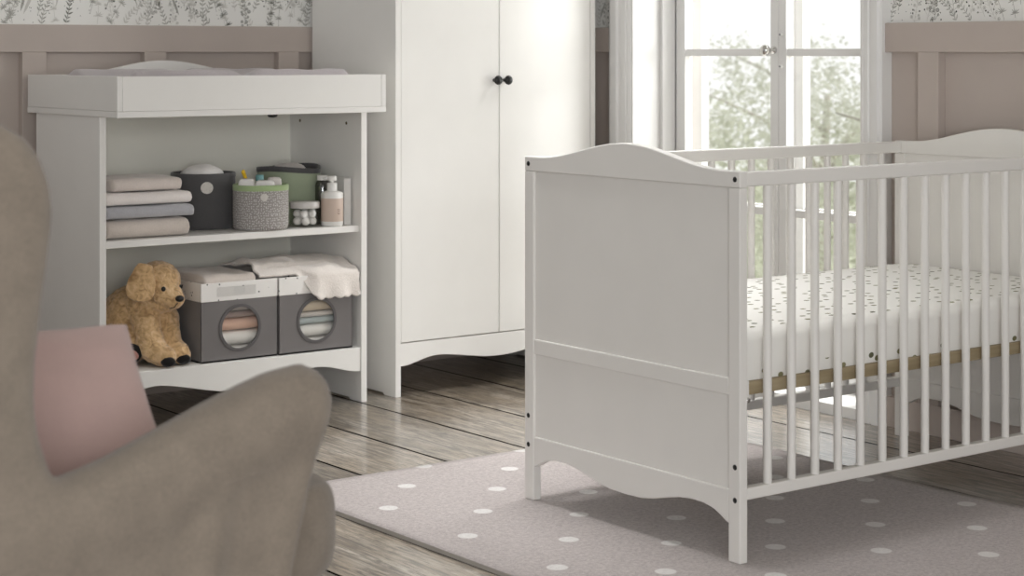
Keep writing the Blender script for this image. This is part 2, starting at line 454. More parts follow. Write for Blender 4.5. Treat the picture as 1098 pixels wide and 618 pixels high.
def interp(pts, x):
    if x <= pts[0][0]: return pts[0][1]
    for (a, b), (c, d) in zip(pts[:-1], pts[1:]):
        if x <= c:
            return b+(d-b)*smoothstep((x-a)/(c-a)) if False else b+(d-b)*(x-a)/(c-a)
    return pts[-1][1]

# ------------------------------------------------------------------ the room
BACK = 5.0       # face of the panelling on the back wall (Y)
SIDE = 3.82      # face of the panelling on the window wall (X)
REC = .028
WY0, WY1 = 3.465, 4.416      # window opening
WTOP = 2.06
HT = 2.5
struct('floor', MB().box(-1.2, SIDE+.02, -1.0, BACK+REC+.02, -.03, 0), FLOOR)
struct('ceiling', MB().box(-1.2, SIDE+.25, -1.0, BACK+.2, HT, HT+.06), CEIL)
struct('wall_back', MB().box(-1.2, SIDE+.25, BACK+REC, BACK+REC+.2, 0, HT), GREIGE)
w = MB()
XR = SIDE+REC
w.box(XR, XR+.14, -1.0, WY0, 0, HT); w.box(XR, XR+.14, WY1, BACK+REC, 0, HT); w.box(XR, XR+.14, WY0, WY1, WTOP, HT)
struct('wall_right', w, GREIGE)

# wainscot: rails and stiles stand proud of the recessed panels
def wains_back():
    m = MB()
    m.box(-1.2, SIDE, BACK, BACK+REC, 1.0, 1.078)
    for x in (-.17, .28, .73, 1.18, 1.63, 2.072, 2.445, 2.894, 3.35): m.box(x, x+.071, BACK, BACK+REC, .08, 1.0)
    return m
struct('trim_1', wains_back(), GREIGE, bevel=.0015)
m = MB()
m.box(SIDE, XR, -1.0, 3.39, 1.0, 1.078); m.box(SIDE, XR, 4.52, BACK, 1.0, 1.078)
for y in (3.2085, 2.76, 2.31, 1.86, 1.41, .96, .51, .06, -.4): m.box(SIDE, XR, y, y+.069, .08, 1.0)
m.box(SIDE, XR, BACK-.07, BACK, .08, 1.0)
struct('trim_2', m, GREIGE, bevel=.0015)
struct('baseboard_back', MB().box(-1.2, SIDE, BACK-.002, BACK+REC, 0, .08), GREIGE, bevel=.002)
m = MB(); m.box(SIDE-.002, XR, -1.0, 3.39, 0, .08); m.box(SIDE-.002, XR, 4.52, BACK, 0, .08)
struct('baseboard_right', m, GREIGE, bevel=.002)

# wallpaper above the rail, with its drawn meadow plants as thin printed shapes of the same sheet
def wallpaper(name, P, s0, s1, gaps=()):
    m = MB(); rnd = random.Random(11 if name.endswith('back') else 5)
    def quad(a, b): m.add([P(a, 1.078, 0), P(b, 1.078, 0), P(b, HT, 0), P(a, HT, 0)], [(0, 1, 2, 3)], 0)
    edges = [s0]+[e for g in gaps for e in g]+[s1]
    for a, b in zip(edges[0::2], edges[1::2]): quad(a, b)
    def ok(x): return s0+.003 < x < s1-.003 and not any(g[0]-.004 < x < g[1]+.004 for g in gaps)
    lift = [0.0]
    def poly(pts, mi):
        if not all(ok(p[0]) and 1.0785 < p[1] < 1.5 for p in pts): return
        lift[0] = (lift[0]+.00004) % .0006
        n = len(pts); m.add([P(p[0], p[1], .0004+lift[0]) for p in pts], [tuple(range(n))], mi)
    def leaf(x, z, a, L, wd, mi):
        c, s = math.cos(a), math.sin(a)
        prof = [(0, 0), (.25, .8), (.5, 1), (.78, .6), (1, 0), (.78, -.6), (.5, -1), (.25, -.8)]
        poly([(x+L*u*c-wd*v*s, z+L*u*s+wd*v*c) for u, v in prof], mi)
    def ring(x, z, r, mi, mi2):
        for k in range(8):
            a, b = 2*PI*k/8, 2*PI*(k+1)/8
            poly([(x+r*math.cos(a), z+r*math.sin(a)), (x+r*math.cos(b), z+r*math.sin(b)), (x+.55*r*math.cos(b), z+.55*r*math.sin(b)), (x+.55*r*math.cos(a), z+.55*r*math.sin(a))], mi)
        poly([(x+.3*r*math.cos(a*PI/3), z+.3*r*math.sin(a*PI/3)) for a in range(6)], mi2)
    def stem(x, z, a, L, bend, wd, mi, n=10):
        pts = [(x, z, a)]
        for i in range(n):
            x += L/n*math.cos(a); z += L/n*math.sin(a); a += bend/n; pts.append((x, z, a))
        for p, q in zip(pts[:-1], pts[1:]):
            poly([(p[0]-wd*math.sin(p[2]), p[1]+wd*math.cos(p[2])), (p[0]+wd*math.sin(p[2]), p[1]-wd*math.cos(p[2])), (q[0]+wd*math.sin(q[2]), q[1]-wd*math.cos(q[2])), (q[0]-wd*math.sin(q[2]), q[1]+wd*math.cos(q[2]))], mi)
        return pts
    x = s0
    while x < s1:
        for rep in range(3):
            k = rnd.random()**.75; z0 = (1.03, 1.10, 1.26)[rep]+rnd.random()*.05; mi = rnd.choice([1, 2, 2, 3, 3]); px = x+rnd.uniform(-.015, .015)
            lean = PI/2+rnd.uniform(-.6, .6)
            if k < .35:          # leafy sprig
                for p in stem(px, z0, lean, .12, rnd.uniform(-.9, .9), .0007, mi)[1:]:
                    for sgn in (-1, 1): leaf(p[0], p[1], p[2]+sgn*rnd.uniform(.6, 1.0), rnd.uniform(.010, .018), rnd.uniform(.0013, .0024), mi)
            elif k < .62:        # berry spray
                for p in stem(px, z0, lean, .13, rnd.uniform(-.8, .8), .0006, mi)[2:]:
                    for sgn in (-1, 1):
                        a = p[2]+sgn*rnd.uniform(.5, 1.2); q = stem(p[0], p[1], a, rnd.uniform(.008, .02), 0, .0004, mi, 2)[-1]
                        if rnd.random() < .55: ring(q[0], q[1], rnd.uniform(.0035, .0055), mi, 1)
                        else: leaf(q[0], q[1], a, .006, .0025, rnd.choice([1, 4]))
            elif k < .8:         # star of narrow leaves
                for p in stem(px, z0, lean, .11, rnd.uniform(-.5, .5), .0006, mi)[3::3]:
                    for q in range(7): leaf(p[0], p[1], p[2]-1.6+q*.53, rnd.uniform(.010, .018), .0013, mi)
            else:                # long feather leaf and tiny dots
                leaf(px, z0, lean, rnd.uniform(.06, .1), rnd.uniform(.003, .006), rnd.choice([2, 3]))
                for q in range(9):
                    leaf(px+rnd.uniform(-.03, .03), z0+rnd.uniform(.02, .09), 0, .003, .0013, 4)
        x += .029
    o = build(name, m, [PAPER]+INKS, weld=False, recalc=False); return o
wp = wallpaper('wallpaper_back', lambda s, z, l: (s, BACK+REC-.004-l, z), -.6, SIDE+REC-.006); wp['kind'] = 'structure'
wp = wallpaper('wallpaper_right', lambda s, z, l: (XR-.004-l, s, z), -1.0, BACK+REC-.004, gaps=((3.40, 4.51),)); wp['kind'] = 'structure'

# window: architrave, deep jamb, inner and outer casements
win = bpy.data.objects.new('window_1', None); C.objects.link(win); win.location = (SIDE, 3.94, 0); win['kind'] = 'structure'
def architrave(y0, y1, flip):
    # moulded section swept upright: list of (fraction from the outer edge, projection)
    prof = [(0, .012), (.1, .014), (.14, .020), (.42, .020), (.46, .013), (.58, .013), (.62, .017), (.8, .017), (.84, .013), (.9, .016), (1, .010)]
    pts = []
    for f, p in prof:
        y = y0+(y1-y0)*f if not flip else y1-(y1-y0)*f
        pts.append((SIDE-p, y))
    pts += [(XR, pts[-1][1]), (XR, pts[0][1])]
    return pts
m = MB()
m.prism(architrave(WY1, 4.52, True), 0, WTOP+.1, 'z'); m.prism(architrave(3.39, WY0, False), 0, WTOP+.1, 'z')
m.box(SIDE-.018, XR, 3.37, 4.54, WTOP, WTOP+.11)
build('architrave', m, WHITE_WIN, win, bevel=.0012)
m = MB()
XO = XR+.14
for (ya, yb) in ((WY1-.006, WY1+.004), (WY0-.004, WY0+.006)): m.box(SIDE-.008, XO, ya, yb, 0, WTOP)
m.box(SIDE-.008, XO, WY0, WY1, WTOP-.008, WTOP+.004); m.box(SIDE, XO, WY0, WY1, -.03, .03)
FX = 3.925
for sgn, yj in ((-1, WY1-.006), (1, WY0+.006)):
    a, b = sorted((yj, yj+sgn*.014)); m.box(FX, 4.0, a, b, .03, WTOP)
    a, b = sorted((yj, yj+sgn*.022)); m.box(FX+.05, FX+.062, a, b, .03, WTOP)
m.box(FX, 4.09, WY0+.02, WY1-.02, WTOP-.04, WTOP)
build('window_frame', m, WHITE_WIN, win, bevel=.0015)
MZ = (.526, 1.0, 1.475)
def sash(xa, xb, ya, yb, st_out, st_mid, outer_hi):
    # ya..yb; outer_hi: the wall-side stile sits at yb
    m = MB(); so = (st_mid, st_out) if outer_hi else (st_out, st_mid)
    m.box(xa, xb, ya, ya+so[0], .032, WTOP-.042); m.box(xa, xb, yb-so[1], yb, .032, WTOP-.042)
    for z0, z1 in ((.032, .085), (WTOP-.11, WTOP-.042)): m.box(xa, xb, ya+so[0], yb-so[1], z0, z1)
    for z in MZ: m.box(xa+.004, xb-.006, ya+so[0], yb-so[1], z-.012, z+.011)
    return m, (ya+so[0], yb-so[1])
MID = 3.9405
for nm, xa, xb in (('casement', 3.975, 4.008), ('outer_casement', 4.045, 4.078)):
    for hi in (True, False):
        ya, yb = (MID+.001, WY1-.021) if hi else (WY0+.021, MID-.001)
        mb, (ga, gb) = sash(xa, xb, ya, yb, .046, .030, hi)
        s_ = build(nm, mb, WHITE_WIN, win, bevel=.0015)
        build('glass_pane', MB().box(xa+.016, xa+.019, ga-.002, gb+.002, .08, WTOP-.1), GLASS, s_)
        if nm == 'casement' and hi:
            k = MB(); yk = ya+.017
            k.lathe([(0, 0), (.011, 0), (.011, -.006), (.006, -.008), (.0055, -.02)], (xa, yk, 1.006), 20, axis='x')
            build('handle_rose', k, CHROME, s_)
            k = MB().ell((xa-.034, yk+.004, 1.006), (.014, .017, .017))
            build('handle_knob', k, CHROME, s_)
        if nm == 'casement' and not hi:
            for z in (1.052, .958):
                k = MB().ell((xa-.004, yb-.014, z), (.006, .006, .006)); k.lathe([(0, -.0105), (.0025, -.0105), (.0025, -.009)], (xa, yb-.014, z), 10, 1, axis='x')
                build('latch', k, [WHITE_WIN, BLACK], s_)

# ------------------------------------------------------------------ garden outside
struct('bounce_slab', MB().box(XR+.145, 5.9, .5, 7.5, -.14, -.03), paint('bounce_slab_paint', (226, 223, 216), .6, .06))  # added slab; its pale top reflects brightness into the floor behind the cot
m = MB().box(6.0, 40, -20, 40, -3.1, -3.0); struct('lawn', m, LAWN)
def tree(x, y, ztop, rad, seed, mat, label):
    rnd = random.Random(seed)
    t = thing('garden_tree', label, 'tree', (x, y, -3.0), 0, None)
    tr = MB().tube([(0, 0, 0), (.05, .02, 1.0), (0, .08, 2.0), (.04, 0, ztop+2.2)], [.14, .11, .08, .03], 10)
    for k in range(9):
        a = rnd.uniform(0, 2*PI); z = rnd.uniform(1.0, ztop+1.8); r = rad*rnd.uniform(.5, .9)
        tr.tube([(0, 0, z), (.5*r*math.cos(a), .5*r*math.sin(a), z+.35*r), (r*math.cos(a), r*math.sin(a), z+.5*r)], [.028, .018, .006], 6)
    build('trunk', tr, BARK, t, world=False)
    f = MB(); zc = (ztop+3.0)*.55; hz = ztop+3.0-zc
    clumps = []
    for k in range(130):
        while True:
            p = Vector((rnd.uniform(-1, 1), rnd.uniform(-1, 1), rnd.uniform(-1, 1)))
            if .25 < p.length < 1: break
        clumps.append((p.x*(rad-.4), p.y*(rad-.4), zc+p.z*hz*.92))
    for c in clumps:
        cr = rnd.uniform(.25, .45)
        for q in range(210):
            d = Vector((rnd.gauss(0, 1), rnd.gauss(0, 1), rnd.gauss(0, 1))).normalized()*cr*rnd.uniform(.4, 1)
            p = Vector(c)+d; L = rnd.uniform(.02, .042)
            u = Vector((rnd.gauss(0, 1), rnd.gauss(0, 1), rnd.gauss(0, 1))).normalized(); v = u.orthogonal().normalized()
            f.add([p-u*L, p+v*L*.5, p+u*L, p-v*L*.5], [(0, 1, 2, 3)], 0)
    build('foliage', f, mat, t, world=False, weld=False, recalc=False)
tree(9.4, 11.0, 1.2, 1.7, 1, LEAF[0], 'pale sage tree seen through the casement that carries the knob')
tree(9.8, 7.5, 1.45, 1.7, 2, LEAF[1], 'greener garden tree seen through the casement next to the panelled wall')
tree(14.4, 13.6, 1.35, 2.7, 3, LEAF[2], 'washed-out distant garden tree standing behind the two nearer trees')

# ------------------------------------------------------------------ rug
RX0, RX1, RY0, RY1 = 2.14, 3.345, 1.9, 3.705
m = MB()
def rugf(u, v):
    x = RX0+(RX1-RX0)*u; y = RY0+(RY1-RY0)*v
    e = .004*math.sin(9*v+1)*(u > .98)+.003*math.sin(14*u)*(v > .98)
    wav = .006*max(0, math.sin(5.5*v+.6))*max(0, (u-.93)/.07)
    return (x+e, y, .010+wav)
nu, nv = 40, 60
m.grid(rugf, nu, nv)
top = list(m.v); base = len(top)
ring = [i*nv for i in range(nu)]+[(nu-1)*nv+j for j in range(1, nv)]+[i*nv+nv-1 for i in range(nu-2, -1, -1)]+[j for j in range(nv-2, 0, -1)]
lo = [(top[i][0], top[i][1], max(.0005, top[i][2]-.0095)) for i in ring]
o0 = len(m.v); m.v += lo
for k in range(len(ring)):
    k2 = (k+1) % len(ring); m.f.append([ring[k], ring[k2], o0+k2, o0+k]); m.mi.append(1); m.sm.append(False)
m.f.append([o0+k for k in range(len(ring))]); m.mi.append(1); m.sm.append(False)
RUGB = fabric('rug_binding', (168, 162, 154), 400, .4, .06, .2)
r = thing('rug', 'greyish pink rug with white polka dots lying under the cot', 'rug', (RX0, RY0, 0))
build('rug_pile', m, [RUG, RUGB], r)

# ------------------------------------------------------------------ cot
CX0, CX1, CY0, CY1 = 2.533, 3.772, 2.615, 3.296
T = .021; SW = .032; CM = (CY0+CY1)/2
cot = thing('cot', 'white slatted baby cot standing on the polka dot rug', 'cot', (CX0, CY0, .0105))
cot.location.z = 0
RUGZ = .0105
def crown(dy):   # height of the top edge over the distance from the middle
    t = abs(dy)/((CY1-CY0)/2)
    return .7695+.0415*(.5+.5*math.cos(PI*min(1, t/.86)))
def apron(dy):
    a = abs(dy)
    return interp([(0, .0825), (.05, .084), (.09, .090), (.13, .1), (.165, .1075), (.2, .111), (.235, .1105), (.265, .105), (.285, .096), (.3, .087), (.31, .0835)], a)
def cot_end(name, x0, label):
    x1 = x0+T
    e = build(name, MB().box(x0+.006, x1-.006, CY0+SW-.004, CY1-SW+.004, .12, .75), WHITE_COT, cot)
    for ya, yb in ((CY0, CY0+SW), (CY1-SW, CY1)):
        zb = RUGZ if True else 0
        build('post', MB().box(x0, x1, ya, yb, zb if x0 < 3.3 else (RUGZ if False else 0.0), .737), WHITE_COT, e, bevel=.0022)
    ys = [CY0+(CY1-CY0)*i/60 for i in range(61)]
    build('top_rail', MB().strip([(y, .7372) for y in ys], [(y, crown(y-CM)) for y in ys], x0, x1, 'x'), WHITE_COT, e, bevel=.0022)
    build('middle_rail', MB().box(x0+.001, x1-.001, CY0+SW+.0002, CY1-SW-.0002, .333, .3665), WHITE_COT, e, bevel=.0022)
    ys = [CY0+SW+.0002+(CY1-CY0-2*SW-.0004)*i/60 for i in range(61)]
    build('apron', MB().strip([(y, apron(y-CM)) for y in ys], [(y, .1512) for y in ys], x0+.001, x1-.001, 'x'), WHITE_COT, e, bevel=.0022)
    sgn = -1 if name == 'footboard' else 1
    xf = x0 if sgn < 0 else x1
    for y in (CY0+.0135, CY1-.0135):
        for z in (.7535, .196, .132):
            k = MB().lathe([(0, sgn*.0012), (.0044, sgn*.0012), (.0055, sgn*.0004), (.0055, -sgn*.002)], (xf, y, z), 16, axis='x')
            build('bolt_cap', k, BLACK, e)
cot_end('footboard', CX0, '')
cot_end('headboard', CX1-T, '')
def cot_side(y0, y1):
    xa, xb = CX0+T, CX1-T
    s_ = build('side_rail', MB().box(xa, xb, y0, y1, .739, .7675), WHITE_COT, cot, bevel=.003)
    build('bottom_rail', MB().box(xa, xb, y0, y1, .131, .1545), WHITE_COT, s_, bevel=.003)
    bar = None; yc = (y0+y1)/2; n = 17; st = (xb-xa)/(n+1)
    for k in range(n):
        x = xa+st*(k+1)
        if bar is None:
            mb = MB().lathe([(.0088, .15), (.0088, .743)], (0, yc, 0), 16)
            bar = build('spindle', mb, WHITE_COT, s_, world=False)
            bar.location = (x-CX0, -CY0, 0)
        else:
            b2 = bar.copy(); C.objects.link(b2); b2.parent = s_; b2.location = (x-CX0, -CY0, 0)
cot_side(CY0+.002, CY0+.024)
cot_side(CY1-.024, CY1-.002)
# bed base
bx0, bx1, by0, by1 = CX0+T+.004, CX1-T-.004, CY0+.033, CY1-.033
base = build('bed_base', MB().box(bx0+.012, bx1, by0, by0+.02, .327, .3535).box(bx0+.012, bx1, by1-.02, by1, .327, .3535), BEECH, cot, bevel=.002)
m = MB()
for k in range(13):
    x = bx0+.05+(bx1-bx0-.1)*k/12; m.box(x-.02, x+.02, by0+.02, by1-.02, .338, .346)
build('slats', m, BEECH, base, bevel=.001)
build('end_beam', MB().box(bx0, bx0+.012, by0-.004, by1, .325, .352), PINE, base, bevel=.001)
build('end_beam', MB().box(bx1-.012, bx1+.003, by0+.021, by1-.021, .327, .3535), PINE, base, bevel=.001)
for xx in (bx0+.020, bx1-.03):
    build('bracket', MB().box(xx, xx+.009, by0-.0035, by0+.001, .322, .356), PL_WHITE, base, bevel=.001)
    build('screw', MB().lathe([(0, -.004), (.0045, -.004), (.0055, 0)], (xx+.004, by0-.003, .3185), 12, axis='y'), CHROME, base)

# mattress in a fitted sheet
mx0, mx1, my0, my1 = CX0+T+.008, CX1-T-.008, CY0+.034, CY1-.034
mat_ = MB()
def mattf(u, v):
    # v runs bottom -> round the edge -> top centre; u round the perimeter
    per = 2*((mx1-mx0)+(my1-my0)); s_ = u*per
    Lx, Ly = mx1-mx0, my1-my0
    if s_ < Lx: px, py, nx, ny = mx0+s_, my0, 0, -1
    elif s_ < Lx+Ly: px, py, nx, ny = mx1, my0+s_-Lx, 1, 0
    elif s_ < 2*Lx+Ly: px, py, nx, ny = mx1-(s_-Lx-Ly), my1, 0, 1
    else: px, py, nx, ny = mx0, my1-(s_-2*Lx-Ly), -1, 0
    cx, cy = (mx0+mx1)/2, (my0+my1)/2
    R = .03; z0, z1 = .354, .457
    wr = .0035*mnoise.noise(Vector((px*9, py*9, v*1.2)))
    if v < .5:
        t = v/.5; z = z0+(z1-R-z0)*t; ins = .004*(1-t)**2+.0015-wr*.8*math.sin(PI*min(1, t*1.1)); 
    elif v < .8:
        t = (v-.5)/.3*PI/2; z = z1-R+R*math.sin(t); ins = R*(1-math.cos(t))
    else:
        t = (v-.8)/.2; z = z1+.002*math.sin(t*PI/2); ins = R
        px, py = px+(cx-px)*t, py+(cy-py)*t
    f = lambda p, lo, hi: min(max(p, lo+ins), hi-ins)
    if v <= .8: px, py = f(px, mx0, mx1), f(py, my0, my1)
    else:
        bx, by = f(px, mx0, mx1), f(py, my0, my1); px, py = bx, by
        z += .0025*mnoise.noise(Vector((px*5, py*5, 3)))
    return (px, py, z)
mat_.grid(mattf, 240, 26, closed_u=True)
mt = build('mattress', mat_, SHEET, None)
mt['label'] = 'white baby mattress in a leaf print fitted sheet inside the cot'; mt['category'] = 'mattress'

# ------------------------------------------------------------------ wardrobe
WX0, WX1, WF, WB = 3.003, 3.753, 4.52, 4.985
wd = thing('wardrobe', 'tall white two door wardrobe with black knobs beside the window', 'wardrobe', (WX0, WF, 0))
def side_prof(y0, y1, zt):
    return [(y0, 0), (y0+.06, 0), (y0+.068, .006), (y1-.068, .006), (y1-.06, 0), (y1, 0), (y1, zt), (y0, zt)]
TH = .019
for xa in (WX0, WX1-TH):
    build('side_panel', MB().prism(side_prof(WF, WB, 1.87), xa, xa+TH, 'x'), WHITE, wd, bevel=.0015)
build('back_panel', MB().box(WX0+TH, WX1-TH, WB-.008, WB-.002, .12, 1.86), WHITE, wd)
build('top_panel', MB().box(WX0+TH, WX1-TH, WF, WB-.008, 1.851, 1.87), WHITE, wd, bevel=.0015)
build('bottom_panel', MB().box(WX0+TH, WX1-TH, WF+.022, WB-.008, .125, .143), WHITE, wd)
def wave(half, e, p, c, n=60):
    pts = [(0, c), (.15, c+.1*(p-c)), (.32, c+.45*(p-c)), (.5, c+.85*(p-c)), (.6, p), (.66, p), (.75, p-.2*(p-e)), (.83, p-.55*(p-e)), (.9, p-.85*(p-e)), (.96, e), (1, e)]
    return [(half*(2*i/n-1), interp(pts, abs(2*i/n-1))) for i in range(n+1)]
def smooth_line(l, it=2):
    for _ in range(it):
        l = [l[0]]+[(l[i][0], (l[i-1][1]+2*l[i][1]+l[i+1][1])/4) for i in range(1, len(l)-1)]+[l[-1]]
    return l
WM = (WX0+WX1)/2; hw = (WX1-WX0)/2-TH-.0004
wl = smooth_line(wave(hw, .088, .110, .086))
build('apron', MB().strip([(WM+x, z) for x, z in wl], [(WM+x, .1545) for x, z in wl], WF+.002, WF+.02), WHITE, wd, bevel=.0015)
for sgn, (xa, xb) in ((1, (WX0+TH+.0015, WM-.0012)), (-1, (WM+.0012, WX1-TH-.0015))):
    d = build('door', MB().box(xa, xb, WF+.001, WF+.019, .1572, 1.849), WHITE, wd, bevel=.0018)
    xk = WM-.019 if sgn > 0 else WM+.019
    k = MB().lathe([(.0055, .001), (.0055, -.012), (.0075, -.014), (.0135, -.017), (.0145, -.021), (.0125, -.025), (.0085, -.0275), (.0, -.028)], (xk, WF, .916), 24, axis='y')
    build('knob', k, BLACK, d)

# ------------------------------------------------------------------ changing table
TX0, TX1, TF, TB = 2.083, 2.905, 4.52, 4.93
tb = thing('changing_table', 'white open changing table with two shelves beside the wardrobe', 'changing table', (TX0, TF, 0))
for xa in (TX0, TX1-TH):
    build('side_panel', MB().prism(side_prof(TF, TB, .832), xa, xa+TH, 'x'), WHITE, tb, bevel=.0015)
build('back_panel', MB().box(TX0+TH, TX1-TH, TB-.012, TB-.004, .08, .83), CREAM, tb)
SH1, SH2 = .157, .505
build('shelf', MB().box(TX0+TH+.0003, TX1-TH-.0003, TF+.012, TB-.0125, SH2-.0185, SH2), WHITE, tb, bevel=.0012)
build('shelf', MB().box(TX0+TH+.0003, TX1-TH-.0003, TF+.022, TB-.0125, SH1-.0185, SH1), WHITE, tb, bevel=.0012)
TM = (TX0+TX1)/2; ht = (TX1-TX0)/2-TH-.0004
wl = smooth_line(wave(ht, .089, .115, .076))
build('apron', MB().strip([(TM+x, z) for x, z in wl], [(TM+x, SH1) for x, z in wl], TF+.003, TF+.0215), WHITE, tb, bevel=.0015)
# tray on top
YT0, YT1, ZT0, ZT1 = 4.40, 4.975, .832, .938
tx0, tx1 = 2.076, 2.892
tr = build('tray', MB().box(tx0, tx1, YT0, YT1, ZT0, ZT0+.016), WHITE, tb, bevel=.0015)
build('tray_front', MB().box(tx0+.0155, tx1-.0155, YT0+.0015, YT0+.016, ZT0+.0163, ZT1), WHITE, tr, bevel=.0015)
build('tray_side', MB().box(tx0+.0005, tx0+.015, YT0+.001, YT1-.001, ZT0+.0163, ZT1), WHITE, tr, bevel=.0015)
build('tray_side', MB().box(tx1-.015, tx1-.0005, YT0+.001, YT1-.001, ZT0+.0163, ZT1), WHITE, tr, bevel=.0015)
xs = [tx0+.017+(tx1-tx0-.034)*i/60 for i in range(61)]
xm = 2.487
def crest(x): return .937+.039*(.5+.5*math.cos(PI*min(1, abs(x-xm)/.29)))
build('tray_back', MB().strip([(x, ZT0+.0163) for x in xs], [(x, crest(x)) for x in xs], YT1-.017, YT1-.001), WHITE, tr, bevel=.0015)
k = MB().lathe([(0, -.012), (.012, -.010), (.015, -.004), (.015, 0)], (2.585, 4.50, ZT0), 18)
build('stop_knob', k, BLACK, tr)
for (y, z) in ((4.60, .795), (4.86, .795)):
    k = MB().lathe([(0, -.0012), (.004, -.0012), (.0048, 0)], (TX1-TH, y, z), 12, axis='x'); build('screw_cap', k, BRASS, tb)

# changing mat in the tray
m = MB()
def matf(u, v):
    x = 2.105+.755*u; y = 4.428+.50*v
    # two raised long edges, a fold across the middle
    rim = .026*math.exp(-((v-.1)/.11)**2)+.026*math.exp(-((v-.88)/.1)**2)
    fold = .016*math.exp(-((u-.50)/.035)**2)
    end = smoothstep(min(u, 1-u)/.09)*smoothstep(min(v, 1-v)/.06)
    z = .848+end*(.079+rim-fold+.004*mnoise.noise(Vector((x*14, y*14, 0))))
    return (x, y+.006*mnoise.noise(Vector((x*6, 0, v)))*(0 < v < 1), z)
m.grid(matf, 80, 44)
m.add([(2.105, 4.428, .8485), (2.86, 4.428, .8485), (2.86, 4.928, .8485), (2.105, 4.928, .8485)], [(0, 1, 2, 3)])
tag(build('changing_mat', m, TERRY, recalc=False), 'pale grey terry changing mat lying in the tray of the changing table', 'changing mat')

# ------------------------------------------------------------------ cloth helpers
def folded(x0, x1, y0, depth, z0, height, layers, seed=0, t_gap=.12, jig=.004, flip=False):
    """a cloth folded back and forth in `layers`, the closed fold towards the front (low y)"""
    rnd = random.Random(seed); lay = height/layers; t = lay*(1-t_gap); path = []
    zc = z0+t/2+.0003; r = lay/2
    yb = y0+depth
    y_lo, y_hi = y0+lay/2+t/2, yb-lay/2-t/2
    for k in range(layers):
        z = zc+k*lay; seq = [y_hi+(y_lo-y_hi)*i/8 for i in range(9)]
        if k % 2: seq = seq[::-1]
        path += [(y, z) for y in seq]
        if k < layers-1:
            front = (k % 2 == 0); yc = y_lo if front else y_hi; sg = -1 if front else 1
            for i in range(1, 6):
                a = -PI/2+PI*i/6; path.append((yc+sg*r*math.cos(a), z+r+r*math.sin(a)))
    n = len(path); L = []; R_ = []
    for i, p in enumerate(path):
        a = path[max(0, i-1)]; b = path[min(n-1, i+1)]
        dx, dz = b[0]-a[0], b[1]-a[1]; l = math.hypot(dx, dz) or 1; nx, nz = -dz/l, dx/l
        L.append((p[0]+nx*t/2, p[1]+nz*t/2)); R_.append((p[0]-nx*t/2, p[1]-nz*t/2))
    def capr(i, sg):   # round the loose ends of the sheet
        p = path[i]; q = path[i+sg]; dx, dz = p[0]-q[0], p[1]-q[1]; l = math.hypot(dx, dz); dx, dz = dx/l, dz/l
        return [(p[0]+dx*t/2*.8, p[1]+dz*t/2*.8+s*t*.25) for s in (1, -1)]
    prof = L+capr(n-1, -1)+R_[::-1]+capr(0, 1)
    m = MB(); NX = 26; N_ = len(prof); vs = []
    zt = z0+height
    for i in range(NX+1):
        u = i/NX; x = x0+(x1-x0)*u
        e = min(u, 1-u); sq = 1-.10*(1-smoothstep(e/.06))
        for (y, z) in prof:
            ny = mnoise.noise(Vector((x*16+seed, y*7, z*5))); nz = mnoise.noise(Vector((x*11, y*11+seed, 2)))
            zz = z0+(z-z0)*sq
            w_ = (zz-z0)/height
            xx = x+jig*1.2*mnoise.noise(Vector((u*2+seed, y*14, z*60)))*(e < .02)
            vs.append((xx, y+jig*ny, max(z0+.0004, zz+jig*.6*nz*w_)))
    fs = [(i*N_+k, i*N_+(k+1) % N_, (i+1)*N_+(k+1) % N_, (i+1)*N_+k) for i in range(NX) for k in range(N_)]
    m.add(vs, fs, 0, True)
    m.f += [[k for k in range(N_)], [NX*N_+k for k in range(N_)]]; m.mi += [0, 0]; m.sm += [False, False]
    return m

G1 = 'folded towels stacked on the upper shelf'
z = SH2+.0005
stack = [('sand beige folded towel at the bottom of the shelf stack', T_SAND, 2.118, 2.366, 4.553, .25, .052, 2, .003),
         ('thin blue grey folded towel in the shelf stack', T_GREY, 2.112, 2.378, 4.548, .25, .034, 2, .006),
         ('white folded towel second from the top of the shelf stack', T_WHITE, 2.112, 2.372, 4.552, .25, .034, 2, .004),
         ('pinkish beige folded towel on top of the shelf stack', T_BEIGE, 2.142, 2.348, 4.566, .22, .037, 2, .005)]
for i, (lab, mt_, xa, xb, y0, dp, h, ly, jg) in enumerate(stack):
    tag(build('folded_towel', folded(xa, xb, y0, dp, z, h, ly, seed=i*5+1, jig=jg, t_gap=.1), mt_, subsurf=1, disp=(.012, .0025)), lab, 'towel', G1)
    z += h+.0012

